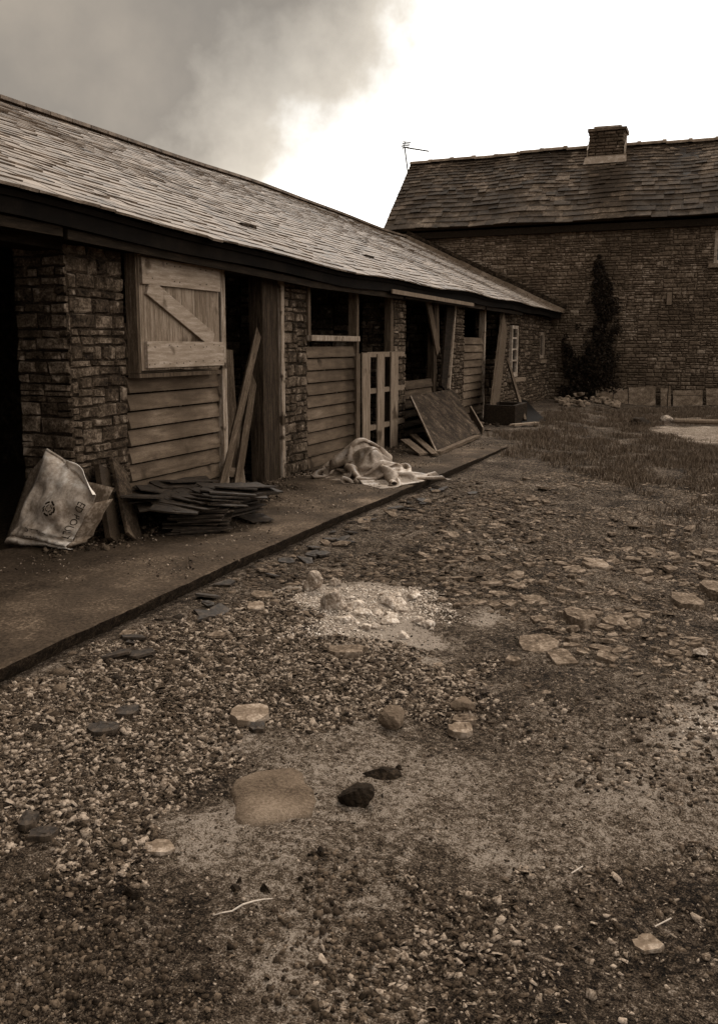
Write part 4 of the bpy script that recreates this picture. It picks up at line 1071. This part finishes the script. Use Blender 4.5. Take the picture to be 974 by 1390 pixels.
# ------------------------------------------------------------------ grass
BARE = gpoly([(872, 584), (905, 576), (1200, 574), (1200, 604), (960, 602)])
def grass(name, poly, dens, h0, h1, thr, label, seed=0):
    poly = gpoly(poly); xs_ = [p[0] for p in poly]; ys_ = [p[1] for p in poly]
    x0, x1, y0, y1 = min(xs_), min(max(xs_), 12), min(ys_), max(ys_)
    n = int((x1-x0)*(y1-y0)*dens); x = rng.uniform(x0, x1, n); y = rng.uniform(y0, y1, n)
    wx = x+(fbm(x*1.5, y*1.5, 3)-.5)*1.6; wy = y+(fbm(x*1.5+40, y*1.5, 3)-.5)*1.6
    k = in_poly(wx, wy, poly) & (y < 25.9) & (x > WX+.1) & (fbm(x*2+seed, y*2, 3)+rng.normal(0, .05, n) > thr) & ~in_poly(x, y, BARE); x, y = x[k], y[k]; n = len(x)
    h = rng.uniform(h0, h1, n)*(.15+1.8*fbm(x*3.7, y*3.7, 3)**1.3); w = rng.uniform(.003, .007, n); a = rng.uniform(0, 2*pi, n); l = rng.normal(0, .45, n)*h; la = rng.uniform(0, 2*pi, n)
    z = base_h(x, y); dx, dy = np.cos(a)*w, np.sin(a)*w; lx, ly = np.cos(la)*l, np.sin(la)*l
    Vg = np.stack([np.stack([x-dx, y-dy, z-.01], -1), np.stack([x+dx, y+dy, z-.01], -1), np.stack([x+dx*.7+lx*.4, y+dy*.7+ly*.4, z+h*.6], -1), np.stack([x-dx*.7+lx*.4, y-dy*.7+ly*.4, z+h*.6], -1), np.stack([x+lx, y+ly, z+h], -1)], 1)
    tag(fastmesh(name, Vg, [(0, 1, 2, 3), (3, 2, 4)], M['grass']), label, 'grass', kind='stuff')
grass('grass', [(690, 600), (745, 563), (850, 556), (1500, 548), (1500, 720), (960, 700), (880, 660), (760, 640), (700, 625)], 1700, .02, .10, .41, 'rough brown grass covering the far half of the yard')
grass('grass', [(860, 690), (1200, 690), (1200, 740), (900, 745)], 500, .02, .07, .5, 'sparse grass tufts on the right of the middle yard', 5)
grass('weeds', [(670, 625), (690, 598), (740, 585), (740, 610), (700, 632)], 700, .04, .13, .46, 'taller weeds where the kerb of the path disappears', 9)

# ------------------------------------------------------------------ climber on the house
cl = empty('wall_ivy', (-3.0, D-.2, 0)); tag(cl, 'dark ivy climbing the house wall in a tall narrow spire above the rubble', 'ivy')
tip = P(816, 346, y=D-.1); bl = P(800, 540, y=D-.1)
N = 26000; zz = rng.uniform(0, tip.z, N); xc = np.interp(zz, [0, 1.5, 3, tip.z], [P(815, 540, y=D).x, P(818, 480, y=D).x, P(818, 420, y=D).x, tip.x])
half = np.interp(zz/tip.z, [0, .25, .5, .7, .85, .95, 1], [.46, .40, .32, .24, .15, .07, .02]) * (.15+1.7*fbm(zz*3.3, zz*0+2, 4))
x = xc + rng.normal(0, .46, N)*half + (fbm(zz*2.1, zz*0+8, 3)-.5)*.35; y = D-.04-np.abs(rng.normal(0, .07, N))*(half/.4+.3)
# low mass to the left
N2 = 17000; x2 = rng.uniform(P(762, 500, y=D).x, P(822, 500, y=D).x, N2); top2 = np.interp(x2, [-4.45, -4.0, -3.5, -3.1], [1.6, 2.4, 2.9, 2.3]); z2 = rng.random(N2)**.85*top2; y2 = D-.05-np.abs(rng.normal(0, .08, N2))
kk = fbm(x2*3.6, z2*3.2, 5)+rng.normal(0, .05, N2) > .46+.16*z2/top2; x2, y2, z2 = x2[kk], y2[kk], z2[kk]
x = np.concatenate([x, x2]); y = np.concatenate([y, y2]); z = np.concatenate([zz, z2])
k3 = fbm(x*4+1, z*4, 3)+rng.normal(0, .04, len(x)) > .36; x, y, z = x[k3], y[k3], z[k3]
n = len(x); s = rng.uniform(.018, .045, n); A = rng.normal(0, 1, (n, 3)); A[:, 1] *= .4; A /= np.linalg.norm(A, axis=1)[:, None]; B = np.cross(A, rng.normal(0, 1, (n, 3))+np.array([0, 2.0, .5])); B /= np.linalg.norm(B, axis=1)[:, None]
C = np.stack([x, y, z], -1)-np.array(cl.location)
Vl = np.stack([C-A*s[:, None], C-B*s[:, None]*.7, C+A*s[:, None], C+B*s[:, None]*.7], 1)
lf = fastmesh('foliage', Vl, [(0, 1, 2, 3)], M['leaf']); lf.parent = cl
m = MB()
for k in range(4):
    pts = [Vector((-2.95+.12*k-.2+.05*sin(i+k), D-.05, i*.45)) for i in range(8 if k == 1 else 5)]; m.tube(pts, [.035*(1-.1*i) for i in range(len(pts))], 6)
m.build('stem', M['twig'], cl)

# bare tree whose top shows over the ridge
def tree(label, base, height, mat, seed):
    rs = random.Random(seed); root = empty('bare_tree', base); tag(root, label, 'tree')
    m = MB(); tw = MB()
    m.tube([base, Vector(base)+Vector((.1, 0, height*.35)), Vector(base)+Vector((0, .1, height*.6))], [.16, .12, .09], 8)
    for b in range(30):
        st = Vector(base)+Vector((0, .05, height*rs.uniform(.35, .6))); a = rs.uniform(0, 2*pi); sp_ = rs.uniform(.4, 1.9)
        en = Vector(base)+Vector((cos(a)*sp_, sin(a)*sp_, height*rs.uniform(.8, 1.0))); mid = st.lerp(en, .5)+Vector((cos(a)*.3, sin(a)*.3, -.1))
        tw.tube([st, mid, en], [.04, .022, .008], 5)
        for q in range(9):
            t = rs.uniform(.4, 1); c = mid.lerp(en, (t-.4)/.6); e = c+Vector((rs.uniform(-.4, .4), rs.uniform(-.4, .4), rs.uniform(.05, .4))); tw.tube([c, e], [.008, .004], 3)
    m.build('trunk', mat, root); tw.build('crown', mat, root)
pt = P(750, 198, y=34); tree('bare tree behind the house, only twig tips showing over the ridge', Vector((pt.x, 34, 0)), pt.z*1.0+.05, M['twig'], 3)

# ------------------------------------------------------------------ world, sun, camera
w = bpy.data.worlds.new('World'); sc.world = w; w.use_nodes = True; nt = w.node_tree; L = nt.links.new
bg = nt.nodes['Background']; bg.inputs['Strength'].default_value = .12
SUN_EL, SUN_AZ = radians(50), radians(-12)         # azimuth from +Y towards +X
sky = node(nt, 'ShaderNodeTexSky', sky_type='NISHITA', sun_disc=False, sun_elevation=SUN_EL, sun_rotation=SUN_AZ)
hsv = node(nt, 'ShaderNodeHueSaturation', Saturation=.0); L(sky.outputs[0], hsv.inputs['Color'])
tc = node(nt, 'ShaderNodeTexCoord')
def unit(px, py): return (P(px, py, y=1)-Vector((0, 0, H))).normalized()
cd = unit(-50, -420)
dot = node(nt, 'ShaderNodeVectorMath', operation='DOT_PRODUCT'); L(tc.outputs['Generated'], dot.inputs[0]); dot.inputs[1].default_value = cd
n1 = node(nt, 'ShaderNodeTexNoise', Scale=2.6, Detail=7, Roughness=.58); n2 = node(nt, 'ShaderNodeTexNoise', Scale=5.5, Detail=6, Roughness=.55)
L(tc.outputs['Generated'], n1.inputs['Vector']); L(tc.outputs['Generated'], n2.inputs['Vector'])
def mth(op, a, b, c=None, clamp=False):
    q = node(nt, 'ShaderNodeMath', operation=op, use_clamp=clamp)
    for k, x in enumerate((a, b, c)):
        if x is None: continue
        if isinstance(x, (int, float)): q.inputs[k].default_value = x
        else: L(x, q.inputs[k])
    return q.outputs[0]
edge = mth('ADD', dot.outputs['Value'], mth('MULTIPLY_ADD', n1.outputs['Fac'], .15, -.075))
edge = mth('ADD', edge, mth('MULTIPLY_ADD', n2.outputs['Fac'], .045, -.022))
cr = ramp(nt, [(.872, (11, 11, 10.9, 1)), (.898, (7.0, 6.8, 6.4, 1)), (.916, (2.9, 2.55, 2.05, 1)), (.945, (.80, .63, .43, 1)), (.985, (1.3, 1.05, .76, 1))]); L(edge, cr.inputs[0])
var = mth('MULTIPLY_ADD', n2.outputs['Fac'], 1.1, .45)
vm = node(nt, 'ShaderNodeMixRGB', blend_type='MULTIPLY'); vm.inputs['Fac'].default_value = 1; L(cr.outputs[0], vm.inputs['Color1'])
comb = node(nt, 'ShaderNodeCombineColor'); 
for k in range(3): L(var, comb.inputs[k])
L(comb.outputs[0], vm.inputs['Color2'])
mx = node(nt, 'ShaderNodeMixRGB'); mx.inputs['Fac'].default_value = .9; L(hsv.outputs[0], mx.inputs['Color1']); L(vm.outputs[0], mx.inputs['Color2'])
ah = node(nt, 'ShaderNodeVectorMath', operation='DOT_PRODUCT'); L(tc.outputs['Generated'], ah.inputs[0]); ah.inputs[1].default_value = Vector((.45, .8, .4)).normalized()
am = node(nt, 'ShaderNodeMapRange', interpolation_type='SMOOTHSTEP'); am.inputs['From Min'].default_value = -.6; am.inputs['From Max'].default_value = .45; am.inputs['To Min'].default_value = .22; am.inputs['To Max'].default_value = 1
L(ah.outputs['Value'], am.inputs['Value'])
fm = node(nt, 'ShaderNodeVectorMath', operation='SCALE'); L(mx.outputs[0], fm.inputs[0]); L(am.outputs[0], fm.inputs['Scale'])
L(fm.outputs[0], bg.inputs['Color'])
sd = bpy.data.lights.new('sun', 'SUN'); sd.energy = 1.5; sd.angle = radians(10); sd.color = (1, .95, .87)
so = bpy.data.objects.new('sun', sd); COL.objects.link(so)
dirv = Vector((sin(SUN_AZ)*cos(SUN_EL), cos(SUN_AZ)*cos(SUN_EL), sin(SUN_EL))); so.rotation_euler = dirv.to_track_quat('Z', 'Y').to_euler(); so.location = (4, 8, 12)

cam = bpy.data.cameras.new('camera'); co_ = bpy.data.objects.new('camera', cam); COL.objects.link(co_); sc.camera = co_
cam.sensor_fit = 'HORIZONTAL'; cam.sensor_width = 36; cam.lens = 36*F/974.; cam.shift_y = -45/974.; cam.clip_end = 2000; cam.clip_start = .05
co_.location = (0, 0, H); co_.rotation_euler = (pi/2-TH, 0, PS)
sc.view_settings.view_transform = 'Standard'; sc.view_settings.look = 'None'; sc.view_settings.exposure = .9; sc.view_settings.gamma = 1
